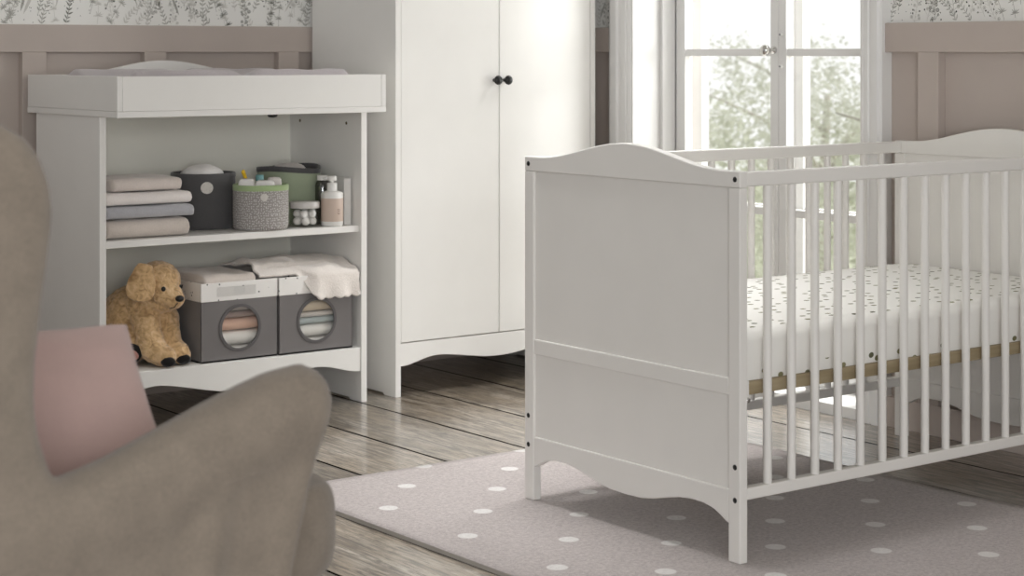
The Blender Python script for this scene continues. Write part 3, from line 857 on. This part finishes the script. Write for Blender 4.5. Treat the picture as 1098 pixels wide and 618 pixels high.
# ------------------------------------------------------------------ baskets on the upper shelf
ZS = SH2+.0005
def basket(name, label, cx, cy, r, h, mats, band, roundel=None, tilt=0, wob=.004, flare=.0, seed=1):
    t = thing(name, label, 'basket', (cx, cy, ZS), 0, 'fabric baskets on the upper shelf')
    def fn(a, rr, hh):
        k = hh/h
        return (rr*(1+wob/r*math.sin(3*a+seed)*k+wob/r*.6*math.sin(5*a+seed*2)*k)+flare*k*(rr > .01), hh+tilt*math.sin(2*a+.6)*k)
    th = .004; z1 = h-band
    prof = [(0, .0005), (r*.93, .0005), (r*.985, .006), (r, .014), (r*1.01, h*.4), (r, z1)]
    inner = [(r-th, z1), (r-th, .008), (0, .007)]
    build('basket_body', MB().lathe(prof, (0, 0, 0), 48, fn=fn).lathe(inner, (0, 0, 0), 48, fn=fn), mats[0], t, world=False)
    rim = [(r+.0008, z1-.001), (r+.0012, z1+band*.5), (r, h), (r-th*.5, h+.0012), (r-th, h), (r-th-.0008, z1-.001)]
    build('rim_band', MB().lathe(rim, (0, 0, 0), 48, fn=fn), mats[1], t, world=False)
    if roundel:
        ang, zc, rr = roundel; k = MB(); vs = [];
        for ring_ in (0, 1):
            for q in range(24):
                b = 2*PI*q/24; a = ang+rr*ring_*math.cos(b)/r; zz = zc+rr*ring_*math.sin(b)
                R0, _ = fn(a, r*1.01 if zz < z1 else r, zz)
                vs.append(((R0+.0022)*math.cos(a), (R0+.0022)*math.sin(a), zz))
        k.add(vs, [(q, (q+1) % 24, 24+(q+1) % 24, 24+q) for q in range(24)], 0, False)
        build('roundel', k, SPECK2, t, world=False, solid=.0016)
    return t
ang = lambda dx, dy: math.atan2(dy, dx)
camdir = lambda x, y, off: math.atan2(-y, -x)+off
BK = (2.495, 4.737)
basket('felt_basket', 'charcoal felt basket with white roundel beside the towel stack', BK[0], BK[1], .090, .155, [CHAR, CHAR], .012, (camdir(*BK, .13), .118, .0165), seed=2, wob=.002)
SB = (2.604, 4.6)
basket('dotted_basket', 'small grey dotted basket with light green rim at the shelf front', SB[0], SB[1], .077, .125, [DOTF, GREEN_T], .014, (camdir(*SB, .13), .094, .0105), seed=4, wob=.002)
GB = (2.78, 4.735)
basket('lined_basket', 'sage green basket with charcoal rim behind the jar', GB[0], GB[1], .092, .162, [GREEN, CHAR], .013, None, tilt=.004, wob=.004, seed=.4)

def lump(c, r, seed, nz=.18, freq=18, flat=None):
    m = MB().ell((0, 0, 0), r, seg=36, rings=22)
    vs = []
    for v in m.v:
        p = Vector(v); q = p.copy(); k = 1+nz*mnoise.noise(Vector((p.x*freq+seed, p.y*freq, p.z*freq)))+nz*.5*mnoise.noise(Vector((p.x*freq*2.3, p.y*freq*2.3+seed, p.z*freq*2.3)))
        q *= k
        vs.append((q.x+c[0], q.y+c[1], q.z+c[2]))
    m.v = vs; return m
G2 = 'white cloths in the charcoal basket'
tag(build('bunched_cloth', lump((BK[0]-.004, BK[1]-.012, ZS+.150), (.055, .05, .03), 3, .14), CLOTH_W), 'rounded white cloth bulging at the front of the charcoal basket', 'cloth', G2)
tag(build('bunched_cloth', lump((BK[0]+.012, BK[1]+.05, ZS+.148), (.055, .026, .026), 9, .14), PALEGREY), 'greyish white cloth tucked behind at the back of the charcoal basket', 'cloth', G2)
tag(build('bunched_cloth', lump((GB[0], GB[1]+.01, ZS+.148), (.06, .05, .024), 5, .14), PALEGREY), 'light grey cloth showing inside the sage green basket', 'cloth')
# white rolled nappies, tube and clip in the dotted basket
def packet(c, w_, d_, h_, rz, seed):
    m = MB(); vs = []
    prof = []
    for k in range(28):
        a = 2*PI*k/28; ca, sa = math.cos(a), math.sin(a)
        prof.append((math.copysign(abs(ca)**.45, ca)*w_/2, math.copysign(abs(sa)**.45, sa)*d_/2))
    st = [(0, .9), (.08, 1), (.5, 1.03), (.86, 1.0), (.96, .9), (1, .72)]
    for t, k in st:
        for (x, y) in prof:
            n_ = 1+.05*mnoise.noise(Vector((x*40+seed, y*40, t*3)))
            x2, y2 = x*k*n_, y*k*n_
            vs.append((c[0]+x2*math.cos(rz)-y2*math.sin(rz), c[1]+x2*math.sin(rz)+y2*math.cos(rz), c[2]+h_*t+(.002*mnoise.noise(Vector((x*60, y*60, seed))) if t > .5 else 0)))
    n = 28
    m.add(vs, [(i*n+k, i*n+(k+1) % n, (i+1)*n+(k+1) % n, (i+1)*n+k) for i in range(len(st)-1) for k in range(n)], 0, True)
    o = len(m.v)-n; m.f += [list(range(n)), [o+k for k in range(n)]]; m.mi += [0, 0]; m.sm += [True, True]
    return m
G3 = 'folded nappies in the dotted basket'
zb = ZS+.0075
for k, (dx, dy, w_, d_, h_, rz, lab) in enumerate(((-.041, .004, .046, .036, .134, -.7, 'white folded nappy in the dotted basket below the yellow brush'),
        (-.004, -.032, .056, .032, .130, -.62, 'white folded nappy at the front middle of the dotted basket'),
        (.037, -.012, .042, .038, .136, -.5, 'cream white folded nappy in the dotted basket on the green basket side'))):
    tag(build('folded_nappy', packet((SB[0]+dx, SB[1]+dy, zb), w_, d_, h_, rz, k*3), CLOTH_W if k < 2 else PALEGREY), lab, 'nappy', G3)
th_ = thing('baby_brush', 'yellow brush handle sticking out of the dotted basket', 'brush', (SB[0]-.012, SB[1]+.035, zb))
build('handle', MB().tube([(SB[0]-.004, SB[1]+.035, zb+.002), (SB[0]-.02, SB[1]+.042, zb+.12), (SB[0]-.028, SB[1]+.046, zb+.148)], [.004, .005, .0055], 10), YELLOW, th_)
build('grip_end', MB().ell((SB[0]-.029, SB[1]+.0465, zb+.150), (.006, .0045, .007)), YELLOW, th_)
t = thing('cream_tube', 'small teal topped tube between the nappies in the dotted basket', 'tube', (SB[0]+.014, SB[1]+.03, zb))
build('tube_body', MB().lathe([(0, .0005), (.011, .0005), (.012, .1), (.011, .125), (0, .126)], (SB[0]+.014, SB[1]+.03, zb), 18), PL_WHITE, t)
build('cap', MB().lathe([(.0115, .1255), (.0115, .139), (.0095, .142), (0, .142)], (SB[0]+.014, SB[1]+.03, zb), 18), TEAL, t)

# glass jar of cotton pads
JC = (2.742, 4.592)
t = thing('cotton_jar', 'low clear jar with pale lid holding cotton balls', 'jar', (JC[0], JC[1], ZS))
build('jar_body', MB().lathe([(0, .0005), (.036, .0005), (.0405, .004), (.0415, .012), (.0415, .045), (.038, .052), (.038, .056), (.0365, .056), (.0365, .052), (.0395, .044), (.0395, .012), (.036, .004), (0, .003)], (*JC, ZS), 40), CLEAR, t)
build('lid', MB().lathe([(.0395, .0525), (.0425, .053), (.043, .056), (.043, .068), (.0415, .071), (0, .0725)], (*JC, ZS), 40), glossy('jar_lid', (196, 192, 188), .3), t)
k = 0
for (a, zz, rr) in [(i*2*PI/5-2.0, .0165, .0235) for i in range(5)]+[(i*2*PI/4-2.2, .037, .021) for i in range(4)]:
    c = (JC[0]+rr*math.cos(a), JC[1]+rr*math.sin(a), ZS+zz)
    o = build('cotton_ball', lump(c, (.0115, .0115, .0115), k, .12, 60), CLOTH_W)
    tag(o, 'white cotton ball inside the low clear jar', 'cotton ball', 'cotton balls in the clear jar'); k += 1

# pump bottle
PC = (2.815, 4.563)
t = thing('pump_bottle', 'white pump bottle with beige label in front of the white carton', 'bottle', (PC[0], PC[1], ZS))
def pr(prof, mat, nm, par=t, seg=28):
    return build(nm, MB().lathe(prof, (*PC, ZS), seg), mat, par)
pr([(0, .0005), (.029, .0005), (.0315, .004), (.0315, .090), (.0295, .096), (.018, .0995), (.012, .1), (.012, .104)], PL_WHITE, 'bottle_body')
lb = pr([(.0317, .014), (.0319, .0145), (.0319, .079), (.0317, .0795)], PL_LABEL, 'label_band')
tx = MB()
a0 = camdir(*PC, .62)
for r_, (zz, hh, wd_) in enumerate(((.047, .0022, .30), (.0425, .0022, .26), (.038, .0016, .32), (.0345, .0016, .28))):
    q = MB(); n = 8; R0 = .0323
    vs = [(PC[0]+R0*math.cos(a0-wd_/2+wd_*i/n), PC[1]+R0*math.sin(a0-wd_/2+wd_*i/n), ZS+zz+dz) for dz in (0, hh) for i in range(n+1)]
    tx.add(vs, [(i, i+1, n+2+i, n+1+i) for i in range(n)])
build('label_print', tx, TEXT, lb, recalc=False)
pr([(.0145, .100), (.0145, .121), (.013, .123), (.006, .123), (.006, .130)], PL_WHITE, 'collar')
pm = MB().lathe([(0, .128), (.0125, .128), (.0135, .131), (.0135, .140), (.012, .142), (0, .142)], (*PC, ZS), 24)
dv = Vector((-.797, .604, 0)); p0 = Vector((PC[0], PC[1], ZS+.1365))
pm.tube([p0, p0+dv*.016, p0+dv*.026+Vector((0, 0, -.003))], [.005, .0045, .0035], 10)
build('pump_head', pm, PL_WHITE, t)
# slim bottle behind
VC = (2.820, 4.623)
t = thing('lotion_bottle', 'smoky clear bottle with white cap behind the pump bottle', 'bottle', (VC[0], VC[1], ZS))
build('bottle_body', MB().lathe([(0, .0005), (.019, .0005), (.021, .004), (.021, .112), (.018, .122), (.013, .126), (0, .1265)], (*VC, ZS), 28), clear('smoky_plastic', (.62, .62, .6), .12, .1), t)
build('cap', MB().lathe([(.0165, .1265), (.0165, .139), (.0155, .141), (0, .141)], (*VC, ZS), 28), PL_WHITE, t)
t = thing('carton', 'narrow white carton standing against the shelf side behind the pump bottle', 'box', (2.868, 4.6, ZS))
build('carton_body', MB().box(2.857, 2.8795, 4.565, 4.63, ZS, ZS+.132), PL_WHITE, t, bevel=.001)
build('carton_flap', MB().box(2.857, 2.8795, 4.565, 4.63, ZS+.1322, ZS+.1335), PL_WHITE, t, bevel=.0004)

# ------------------------------------------------------------------ storage boxes with round windows
ZB = SH1+.0006
def storage_box(label, x0, x1, y0, y1, h, tagged):
    t = thing('storage_box', label, 'storage box', ((x0+x1)/2, y0, ZB), 0, 'storage boxes on the bottom shelf')
    th = .004; zb_ = ZB+h-.05; cx, cz, R0 = (x0+x1)/2+.001, ZB+.088, .060
    m = MB()
    # front wall: square outline joined to a round hole
    n = 64; outer = []; hole = []
    for k in range(n):
        a = 2*PI*(k+.5)/n; ca, sa = math.cos(a), math.sin(a)
        hole.append((cx+R0*ca, cz+R0*sa))
        sx = ((x1-cx) if ca > 0 else (cx-x0))/abs(ca) if abs(ca) > 1e-6 else 9
        sz = ((zb_-cz) if sa > 0 else (cz-ZB))/abs(sa) if abs(sa) > 1e-6 else 9
        s_ = min(sx, sz); outer.append((cx+s_*ca, cz+s_*sa))
    for cxx, czz in ((x0, ZB), (x1, ZB), (x0, zb_), (x1, zb_)):
        k = min(range(n), key=lambda i: math.dist(outer[i], (cxx, czz))); outer[k] = (cxx, czz)
    vs = [(p[0], y, p[1]) for y in (y0, y0+th) for p in outer+hole]
    fs = []
    for k in range(n):
        k2 = (k+1) % n; N2 = 2*n
        fs += [(k, k2, n+k2, n+k), (N2+k, N2+n+k, N2+n+k2, N2+k2), (n+k, n+k2, N2+n+k2, N2+n+k)]
    m.add(vs, fs)
    m.box(x0, x0+th, y0+th, y1, ZB, zb_); m.box(x1-th, x1, y0+th, y1, ZB, zb_); m.box(x0, x1, y1-th, y1, ZB, zb_); m.box(x0, x1, y0, y1, ZB, ZB+th)
    body = build('box_body', m, GREY_F, t)
    m = MB(); e = .0015
    m.box(x0-e, x1+e, y0-e, y0+th, zb_, ZB+h); m.box(x0-e, x1+e, y1-th, y1+e, zb_, ZB+h); m.box(x0-e, x0+th, y0, y1, zb_, ZB+h); m.box(x1-th, x1+e, y0, y1, zb_, ZB+h)
    bd = build('speckled_band', m, SPECK, t, bevel=.0012)
    rg = MB()
    q = []
    for k in range(48):
        a = 2*PI*k/48
        for (rr, yy) in ((R0-.004, y0+.001), (R0-.004, y0-.003), (R0+.005, y0-.003), (R0+.005, y0+.001)): q.append((cx+rr*math.cos(a), yy, cz+rr*math.sin(a)))
    rg.add(q, [(k*4+i, ((k+1) % 48)*4+i, ((k+1) % 48)*4+(i+1) % 4, k*4+(i+1) % 4) for k in range(48) for i in range(4)])
    build('window_ring', rg, RING, t, bevel=.0012)
    build('clear_window', MB().lathe([(0, .002), (R0+.002, .002), (R0+.002, .0028), (0, .0028)], (cx, y0, cz), 40, axis='y', smooth=False), CLEAR, t)
    if tagged:
        lx = cx-.012
        lt = build('label_holder', MB().box(lx-.06, lx+.06, y0-.0032, y0-.0018, zb_+.012, zb_+.038), clear('label_sleeve', (.97, .97, .97), .06, .2), bd)
        build('label_card', MB().box(lx-.008, lx+.028, y0-.0017, y0-.0016, zb_+.016, zb_+.036), PL_WHITE, lt)
    return (x0+th+.001, x1-th-.001, y0+th+.001, ZB+th+.0008)
b1 = storage_box('grey box with round window and clear label holder beside the toy dog', 2.388, 2.622, 4.541, 4.86, .215, True)
b2 = storage_box('grey box with round window under the cream knitted blanket', 2.628, 2.866, 4.537, 4.86, .215, False)
def fill(b, items, group):
    z = b[3]
    for k, (lab, mt_, h, ly) in enumerate(items):
        o = build('folded_cloth', folded(b[0]+.002, b[1]-.002, b[2]+.006, .2, z, h, ly, seed=k*7+int(b[0]*100), jig=.003), mt_); tag(o, lab, 'cloth', group); z += h+.001
fill(b1, (('white folded cloth at the bottom of the box beside the toy dog', CLOTH_W, .032, 2), ('white folded cloth below the peach one in the box beside the toy dog', CLOTH_W, .040, 2),
          ('peach folded cloth seen through the round window of the box', PEACH, .034, 2), ('mauve brown folded cloth above the peach cloth in the box', MAUVE, .016, 2), ('pale grey folded cloth at the top of the round window beside the toy dog', PALEGREY, .034, 2)), 'folded cloths in the box beside the toy dog')
fill(b2, (('white folded cloth lowest in the box under the knitted blanket', CLOTH_W, .034, 2), ('white folded cloth second from below in the box under the knitted blanket', CLOTH_W, .036, 2),
          ('pale blue folded cloth in the box under the knitted blanket', PALEBLUE, .018, 2), ('grey folded cloth between blue and tan ones in the box under the blanket', PALEGREY, .014, 2), ('tan folded cloth at the top of the round window under the blanket', TAN, .05, 3)), 'folded cloths in the box under the blanket')
tag(build('folded_blanket', folded(2.40, 2.566, 4.550, .25, ZB+.19, .046, 2, seed=77, jig=.011), T_SAND, subsurf=1, disp=(.03, .006)), 'grey beige folded blanket lying on top of the box beside the toy dog', 'blanket')

# knitted blanket with a scalloped hem, bunched on the second box and hanging over its front
m = MB()
def knit(u, v):
    x = 2.568+.315*u
    path = [(0, 4.80, .372), (.18, 4.76, .395), (.36, 4.70, .402), (.52, 4.64, .405), (.66, 4.585, .400), (.74, 4.545, .388), (.785, 4.527, .376), (1, 4.523, .310)]
    for p, q in zip(path[:-1], path[1:]):
        if v <= q[0]+1e-9:
            s_ = (v-p[0])/(q[0]-p[0]); y = p[1]+(q[1]-p[1])*s_; z = p[2]+(q[2]-p[2])*s_; break
    drop = smoothstep((u-.36)/.22)
    edge = .0055*abs(math.sin(u*PI*11)) if v > .9 else 0
    if v > .66:
        # on the side that does not hang the cloth ends behind the band
        t = (v-.66)/.34
        yl, zl = 4.585-.040*t, .400-.021*t
        y = yl+(y-yl)*drop; z = zl+(z-zl)*drop
        z -= edge*drop*(v-.9)/.1 if v > .9 else 0
        y -= .005*math.sin(u*26)*drop*smoothstep((v-.8)/.2)
    w_ = 1 if v < .74 else .25
    z += w_*(.010*mnoise.noise(Vector((x*17, v*4.2, 1)))+.005*mnoise.noise(Vector((x*45, v*9, 2))))
    z += .008*math.sin(u*PI)*(v < .66)
    x += .006*mnoise.noise(Vector((u*3, v*6, 5)))
    return (min(x, 2.879), y-.002, z)
m.grid(knit, 120, 70)
kb = build('knitted_blanket', m, KNIT, solid=.007)
tag(kb, 'cream knitted blanket with scalloped hem draped over the second box', 'blanket')

# ------------------------------------------------------------------ plush dog
dog = thing('plush_dog', 'tan curly plush puppy sitting on the bottom shelf beside a grey box', 'soft toy', (2.306, 4.690, SH1), -.6486)
m = MB()
m.ell((-.085, .02, .088), (.085, .085, .087)); m.ell((-.045, .005, .12), (.085, .08, .085)); m.ell((-.005, -.02, .140), (.07, .068, .07))
m.ell((.018, -.035, .168), (.06, .056, .05))
m.ell((.036, -.05, .222), (.060, .058, .056)); m.ell((.030, -.045, .205), (.062, .058, .05))
m.ell((.062, -.07, .186), (.045, .042, .036)); m.ell((.082, -.085, .176), (.032, .032, .026)); m.ell((.052, -.066, .163), (.042, .036, .024))
m.limb([(.0, -.05, .13, .046), (.012, -.075, .085, .041), (.030, -.098, .045, .037), (.055, -.112, .031, .030), (.070, -.118, .028, .027)])
m.limb([(.045, -.02, .12, .042), (.062, -.045, .07, .034), (.080, -.060, .04, .031), (.102, -.078, .029, .028)])
m.limb([(-.07, -.02, .075, .068), (-.05, -.062, .05, .05), (-.028, -.090, .036, .034)])
m.limb([(-.10, .05, .07, .066), (-.05, .08, .05, .05)])
body = build('body', m, FUR, dog, world=False, remesh=.0042, smooth_it=6, disp=(.016, .008))
def ear(sgn):
    m = MB()
    def fe(u, v):
        # hanging flat lobe, wider low down
        wv = interp([(0, .016), (.15, .023), (.4, .031), (.7, .036), (.88, .030), (.96, .018), (1, .003)], v)
        a = 2*PI*u
        return (wv*math.cos(a), (.013-.004*v)*math.sin(a), -.093*v)
    m.grid(fe, 30, 20, closed_u=True)
    for r0 in (0, 19):
        m.f.append([k*20+r0 for k in range(30)]); m.mi.append(0); m.sm.append(True)
    return m
e = build('ear', ear(1), FUR, dog, world=False, subsurf=1, disp=(.012, .004)); e.location = (.012, -.108, .276); e.rotation_euler = (-.14, .20, .25); e.scale = (1.12, 1.1, 1.12)
e = build('ear', ear(1), FUR, dog, world=False, subsurf=1, disp=(.012, .004)); e.location = (.03, .012, .262); e.rotation_euler = (.25, .1, .3)
for c in ((.0605, -.1085, .208), (.0965, -.055, .207)):
    build('eye', MB().ell(c, (.0062, .0045, .0065)), BLACK, dog, world=False)
k = MB().ell((.104, -.109, .182), (.0125, .010, .009)); build('nose', k, BLACK, dog, world=False)
k = MB().tube([(.100, -.114, .172), (.092, -.118, .160), (.078, -.116, .156)], .0012, 8); build('mouth', k, BLACK, dog, world=False)
for (c, rz) in (((.078, -.136, .017), -.3), ((.112, -.097, .018), -.2)):
    k = MB().ell(c, (.020, .012, .014)); build('paw_pad', k, PAD_B, dog, world=False)
k = MB().ell((-.022, -.117, .036), (.027, .010, .027)); kp = build('paw_pad', k, PAD_B, dog, world=False)
kp.parent = dog
k = MB().ell((-.018, -.1265, .034), (.017, .004, .012), rot=Matrix.Rotation(.5, 3, 'Y')); build('toe_patch', k, PAD_P, kp, world=False)

# ------------------------------------------------------------------ armchair in a slipcover (foreground)
ch = thing('armchair', 'beige slipcovered wing armchair in the foreground before the changing table', 'armchair', (.771, 2.219, 0), math.radians(9.9))
def arm(sg):
    m = MB(); st = []
    for i in range(40):
        u = i/39; x = -.16+.53*u
        h = interp([(-.2, .54), (-.02, .548), (.05, .562), (.12, .583), (.2, .608), (.28, .628), (.325, .631), (.37, .612)], x)
        sh = .33*smoothstep((x-.05)/.3)
        flare = smoothstep((x-.05)/.28)
        cap = 1.0 if x < .335 else math.sqrt(max(.02, 1-((x-.335)/.0355)**2))
        fold = .008*math.sin(x*38+.4)*smoothstep((x-.08)/.1)+.004*math.sin(x*71+1)*smoothstep((x-.02)/.1)
        o_ = .006*flare
        sec = [(-.368-fold, .05), (-.370-fold, .2), (-.372-fold, .35), (-.374-fold*.6, h-.12), (-.380-o_*.5, h-.095), (-.386-o_, h-.065), (-.385-o_, h-.038), (-.374-o_*.7, h-.013), (-.350, h), (-.318, h-.010), (-.296, h-.04), (-.282, h-.09), (-.278, .36), (-.278, .05)]
        st.append([(x-sh*(h-z)*(.9), -.335+(y+.335)*cap, .05+(z-.05)*1.0 if cap == 1 else (h-.06)+(z-(h-.06))*(cap if z > h-.06 else 1)) for y, z in sec])
    n = len(st[0]); vs = [(p[0], p[1] if sg < 0 else -p[1], p[2]) for s_ in st for p in s_]
    m.add(vs, [(i*n+k, i*n+(k+1) % n, (i+1)*n+(k+1) % n, (i+1)*n+k) for i in range(39) for k in range(n)], 0, True)
    m.f += [list(range(n))[::-1], [39*n+k for k in range(n)]]; m.mi += [0, 0]; m.sm += [True, True]
    return m
def wing(sg, m):
    zs = [.42, .5, .55, .60, .64, .68, .74, .79, .826, .858, .889, .912, .927, .945, .962, .98, .995, 1.005]
    xw = [(.42, .02), (.5, .0), (.55, -.022), (.60, -.040), (.64, -.044), (.68, -.042), (.74, -.034), (.79, -.026), (.826, -.021), (.858, -.024), (.889, -.036), (.912, -.056), (.927, -.085), (.945, -.13), (.962, -.18), (.98, -.24), (.995, -.30), (1.005, -.34)]
    n = 28; vs = []
    for z in zs:
        xf = interp(xw, z); xb = -.43+.02*(1-z); th = .040
        cx, hl = (xf+xb)/2, (xf-xb)/2
        for k in range(n):
            a = 2*PI*k/n; ca, sa = math.cos(a), math.sin(a)
            vs.append((cx+hl*math.copysign(abs(ca)**.35, ca), sg*(.335+.012*smoothstep((xf-.05)/.3))+th*math.copysign(abs(sa)**.6, sa), z))
    o = len(m.v)
    m.add(vs, [(i*n+k, i*n+(k+1) % n, (i+1)*n+(k+1) % n, (i+1)*n+k) for i in range(len(zs)-1) for k in range(n)], 0, True)
    m.f += [[o+k for k in range(n)], [o+(len(zs)-1)*n+k for k in range(n)]]; m.mi += [0, 0]; m.sm += [True, True]
full = MB()
for sg in (-1, 1):
    a = arm(sg); full.add(a.v, a.f, 0, True); wing(sg, full)
# back
bk = MB(); vs = []; zs = [.05, .3, .45, .6, .75, .9, .97, 1.0, 1.012]
for z in zs:
    x1 = -.27-.10*max(0, (z-.4)); th = .14 if z < .96 else .10 if z < 1.005 else .06
    vs += [(x1-th, -.36, z), (x1, -.36, z), (x1, .36, z), (x1-th, .36, z)]
bk.add(vs, [(i*4+k, i*4+(k+1) % 4, (i+1)*4+(k+1) % 4, (i+1)*4+k) for i in range(len(zs)-1) for k in range(4)]+[(0, 1, 2, 3), tuple(len(zs)*4-4+k for k in range(4))])
full.add(bk.v, bk.f, 0, True)
full.box(-.36, .37, -.30, .30, .10, .34)
build('slipcover', full, SLIP, ch, world=False, remesh=.0085, smooth_it=7, recalc=True)
# seat cushion with a soft rounded front
m = MB()
def cush(u, v):
    a = 2*PI*u; ca, sa = math.cos(a), math.sin(a)
    px = .12+.370*math.copysign(abs(ca)**.28, ca); py = .285*math.copysign(abs(sa)**.28, sa)
    b = PI*(v-.5); k = math.cos(b)**.35 if abs(b) < PI/2-1e-4 else 0
    return (.12+(px-.12)*(.88+.12*k)*(1 if k else 0), py*(.9+.1*k)*(1 if k else 0), .394+.060*math.copysign(abs(math.sin(b))**.7, math.sin(b))+.004*mnoise.noise(Vector((px*8, py*8, v*3))))
m.grid(cush, 60, 24, closed_u=True)
build('seat_cushion', m, SLIP, ch, world=False, subsurf=1)
for (x, y) in ((.31, -.29), (.31, .29), (-.33, -.29), (-.33, .29)):
    build('leg', MB().lathe([(0, 0), (.016, 0), (.024, .13), (0, .13)], (x, y, 0), 16), wood_mat('dark_leg_wood', (60, 45, 34), (80, 62, 48), 2), ch, world=False)
# seam where the rolled arm meets the outer side
sm_ = MB().tube([(-.05+.32*i/20, -.3765-.008*math.sin((-.05+.32*i/20)*38+.4)*smoothstep((-.05+.32*i/20-.08)/.1)*.8, .497+.022*smoothstep(i/20)) for i in range(21)], .0022, 8)
build('arm_seam', sm_, SLIP, ch, world=False)

# pink cushion leaning in the chair
m = MB()
def pil(u, v, sgn):
    a, b = 2*u-1, 2*v-1
    k = max(0, (1-a*a)*(1-b*b))**.42
    ex = 1-.07*(1-b*b)**1.0; ey = 1-.07*(1-a*a)
    # pinch the edge in between the corners
    px = a*.215*(1-.05*(1-b*b) if abs(a) > .5 else 1-.05*(1-b*b)*(abs(a)/.5)); py = b*.155*(1-.05*(1-a*a)*min(1, abs(b)/.5))
    w_ = .004*mnoise.noise(Vector((a*3, b*3, sgn)))*(k > .05)
    return (px, sgn*(.066*k)+w_, py)
for sgn in (-1, 1): m.grid(lambda u, v: pil(u, v, sgn), 44, 44)
cu = build('cushion', m, PINK, None, subsurf=1)
tag(cu, 'plain dusty pink cushion propped inside the beige armchair', 'cushion')

# ------------------------------------------------------------------ camera, light, world
def cam2world(r, d): return (.797*r+.604*d, -.604*r+.797*d)
cu.location = (*cam2world(-.622, 2.25), .530); cu.rotation_euler = (math.radians(-44), math.radians(-1), math.atan2(-.604, .797)+math.radians(33))

cam = bpy.data.cameras.new('camera'); co = bpy.data.objects.new('camera', cam); C.objects.link(co)
co.location = (0, 0, 1.0)
yaw = math.atan2(.797, .604)
co.rotation_euler = (PI/2, 0, yaw-PI/2)
cam.sensor_width = 36; cam.lens = 36*2009/1098
cam.shift_y = -(309-56)/1098
cam.dof.use_dof = True; cam.dof.focus_distance = 4.35; cam.dof.aperture_fstop = 6.7
cam.clip_start = .05
sc.camera = co

wrl = bpy.data.worlds.new('world'); sc.world = wrl; wrl.use_nodes = True
wnt = wrl.node_tree; bg = wnt.nodes['Background']
# overcast sky, brighter towards the sun's side of the garden
wtc = wnt.nodes.new('ShaderNodeTexCoord'); wsx = wnt.nodes.new('ShaderNodeSeparateXYZ'); wnt.links.new(wtc.outputs['Generated'], wsx.inputs[0])
wmr = wnt.nodes.new('ShaderNodeMapRange'); wmr.interpolation_type = 'SMOOTHSTEP'
for k, v in zip((1, 2, 3, 4), (-.1, .6, SKY_DIM, SKY_BRIGHT)): wmr.inputs[k].default_value = v
wnt.links.new(wsx.outputs[0], wmr.inputs[0]); wnt.links.new(wmr.outputs[0], bg.inputs[1])
bg.inputs[0].default_value = (.985, .992, 1.0, 1)

def area(name, loc, aim, sx, sy, power, col=(.985, .992, 1)):
    l = bpy.data.lights.new(name, 'AREA'); l.shape = 'RECTANGLE'; l.size = sx; l.size_y = sy; l.energy = power; l.color = col
    o = bpy.data.objects.new(name, l); C.objects.link(o); o.location = loc
    o.rotation_euler = (Vector(aim)-Vector(loc)).to_track_quat('-Z', 'Y').to_euler(); return o
# low daylight coming in through the window, and an added overhead fill that brightens rug and floor
area('window_daylight', (12.9, -2.7, 1.9), (3.4, 4.4, .75), 3.4, 3.6, KEY)
area('overhead_fill', (2.6, 3.4, 2.46), (2.6, 3.4, 0), .8, .8, TOP_FILL).data.spread = math.radians(62)
area('rear_fill', (-1.3, -2.6, 1.2), (2.8, 4.4, .7), 2.4, 1.6, REAR_FILL)  # added lamp behind the camera, fills fronts and shelf insides
area('window_floor_fill', (4.8, 3.75, 2.75), (3.2, 3.8, 0), 1.2, .7, 85)  # added lamp outside above the window, lifts the floor inside
sun = bpy.data.lights.new('sun', 'SUN'); sun.energy = SUNP; sun.angle = math.radians(12); sun.color = (1, .998, .99)
so = bpy.data.objects.new('sun', sun); C.objects.link(so)
so.rotation_euler = Vector((-.65, .02, -1)).to_track_quat('-Z', 'Y').to_euler()

vs = sc.view_settings
sc.display_settings.display_device = 'sRGB'
vs.view_transform = 'Standard'; vs.look = 'None'; vs.gamma = 1; vs.use_curve_mapping = False; vs.exposure = .1
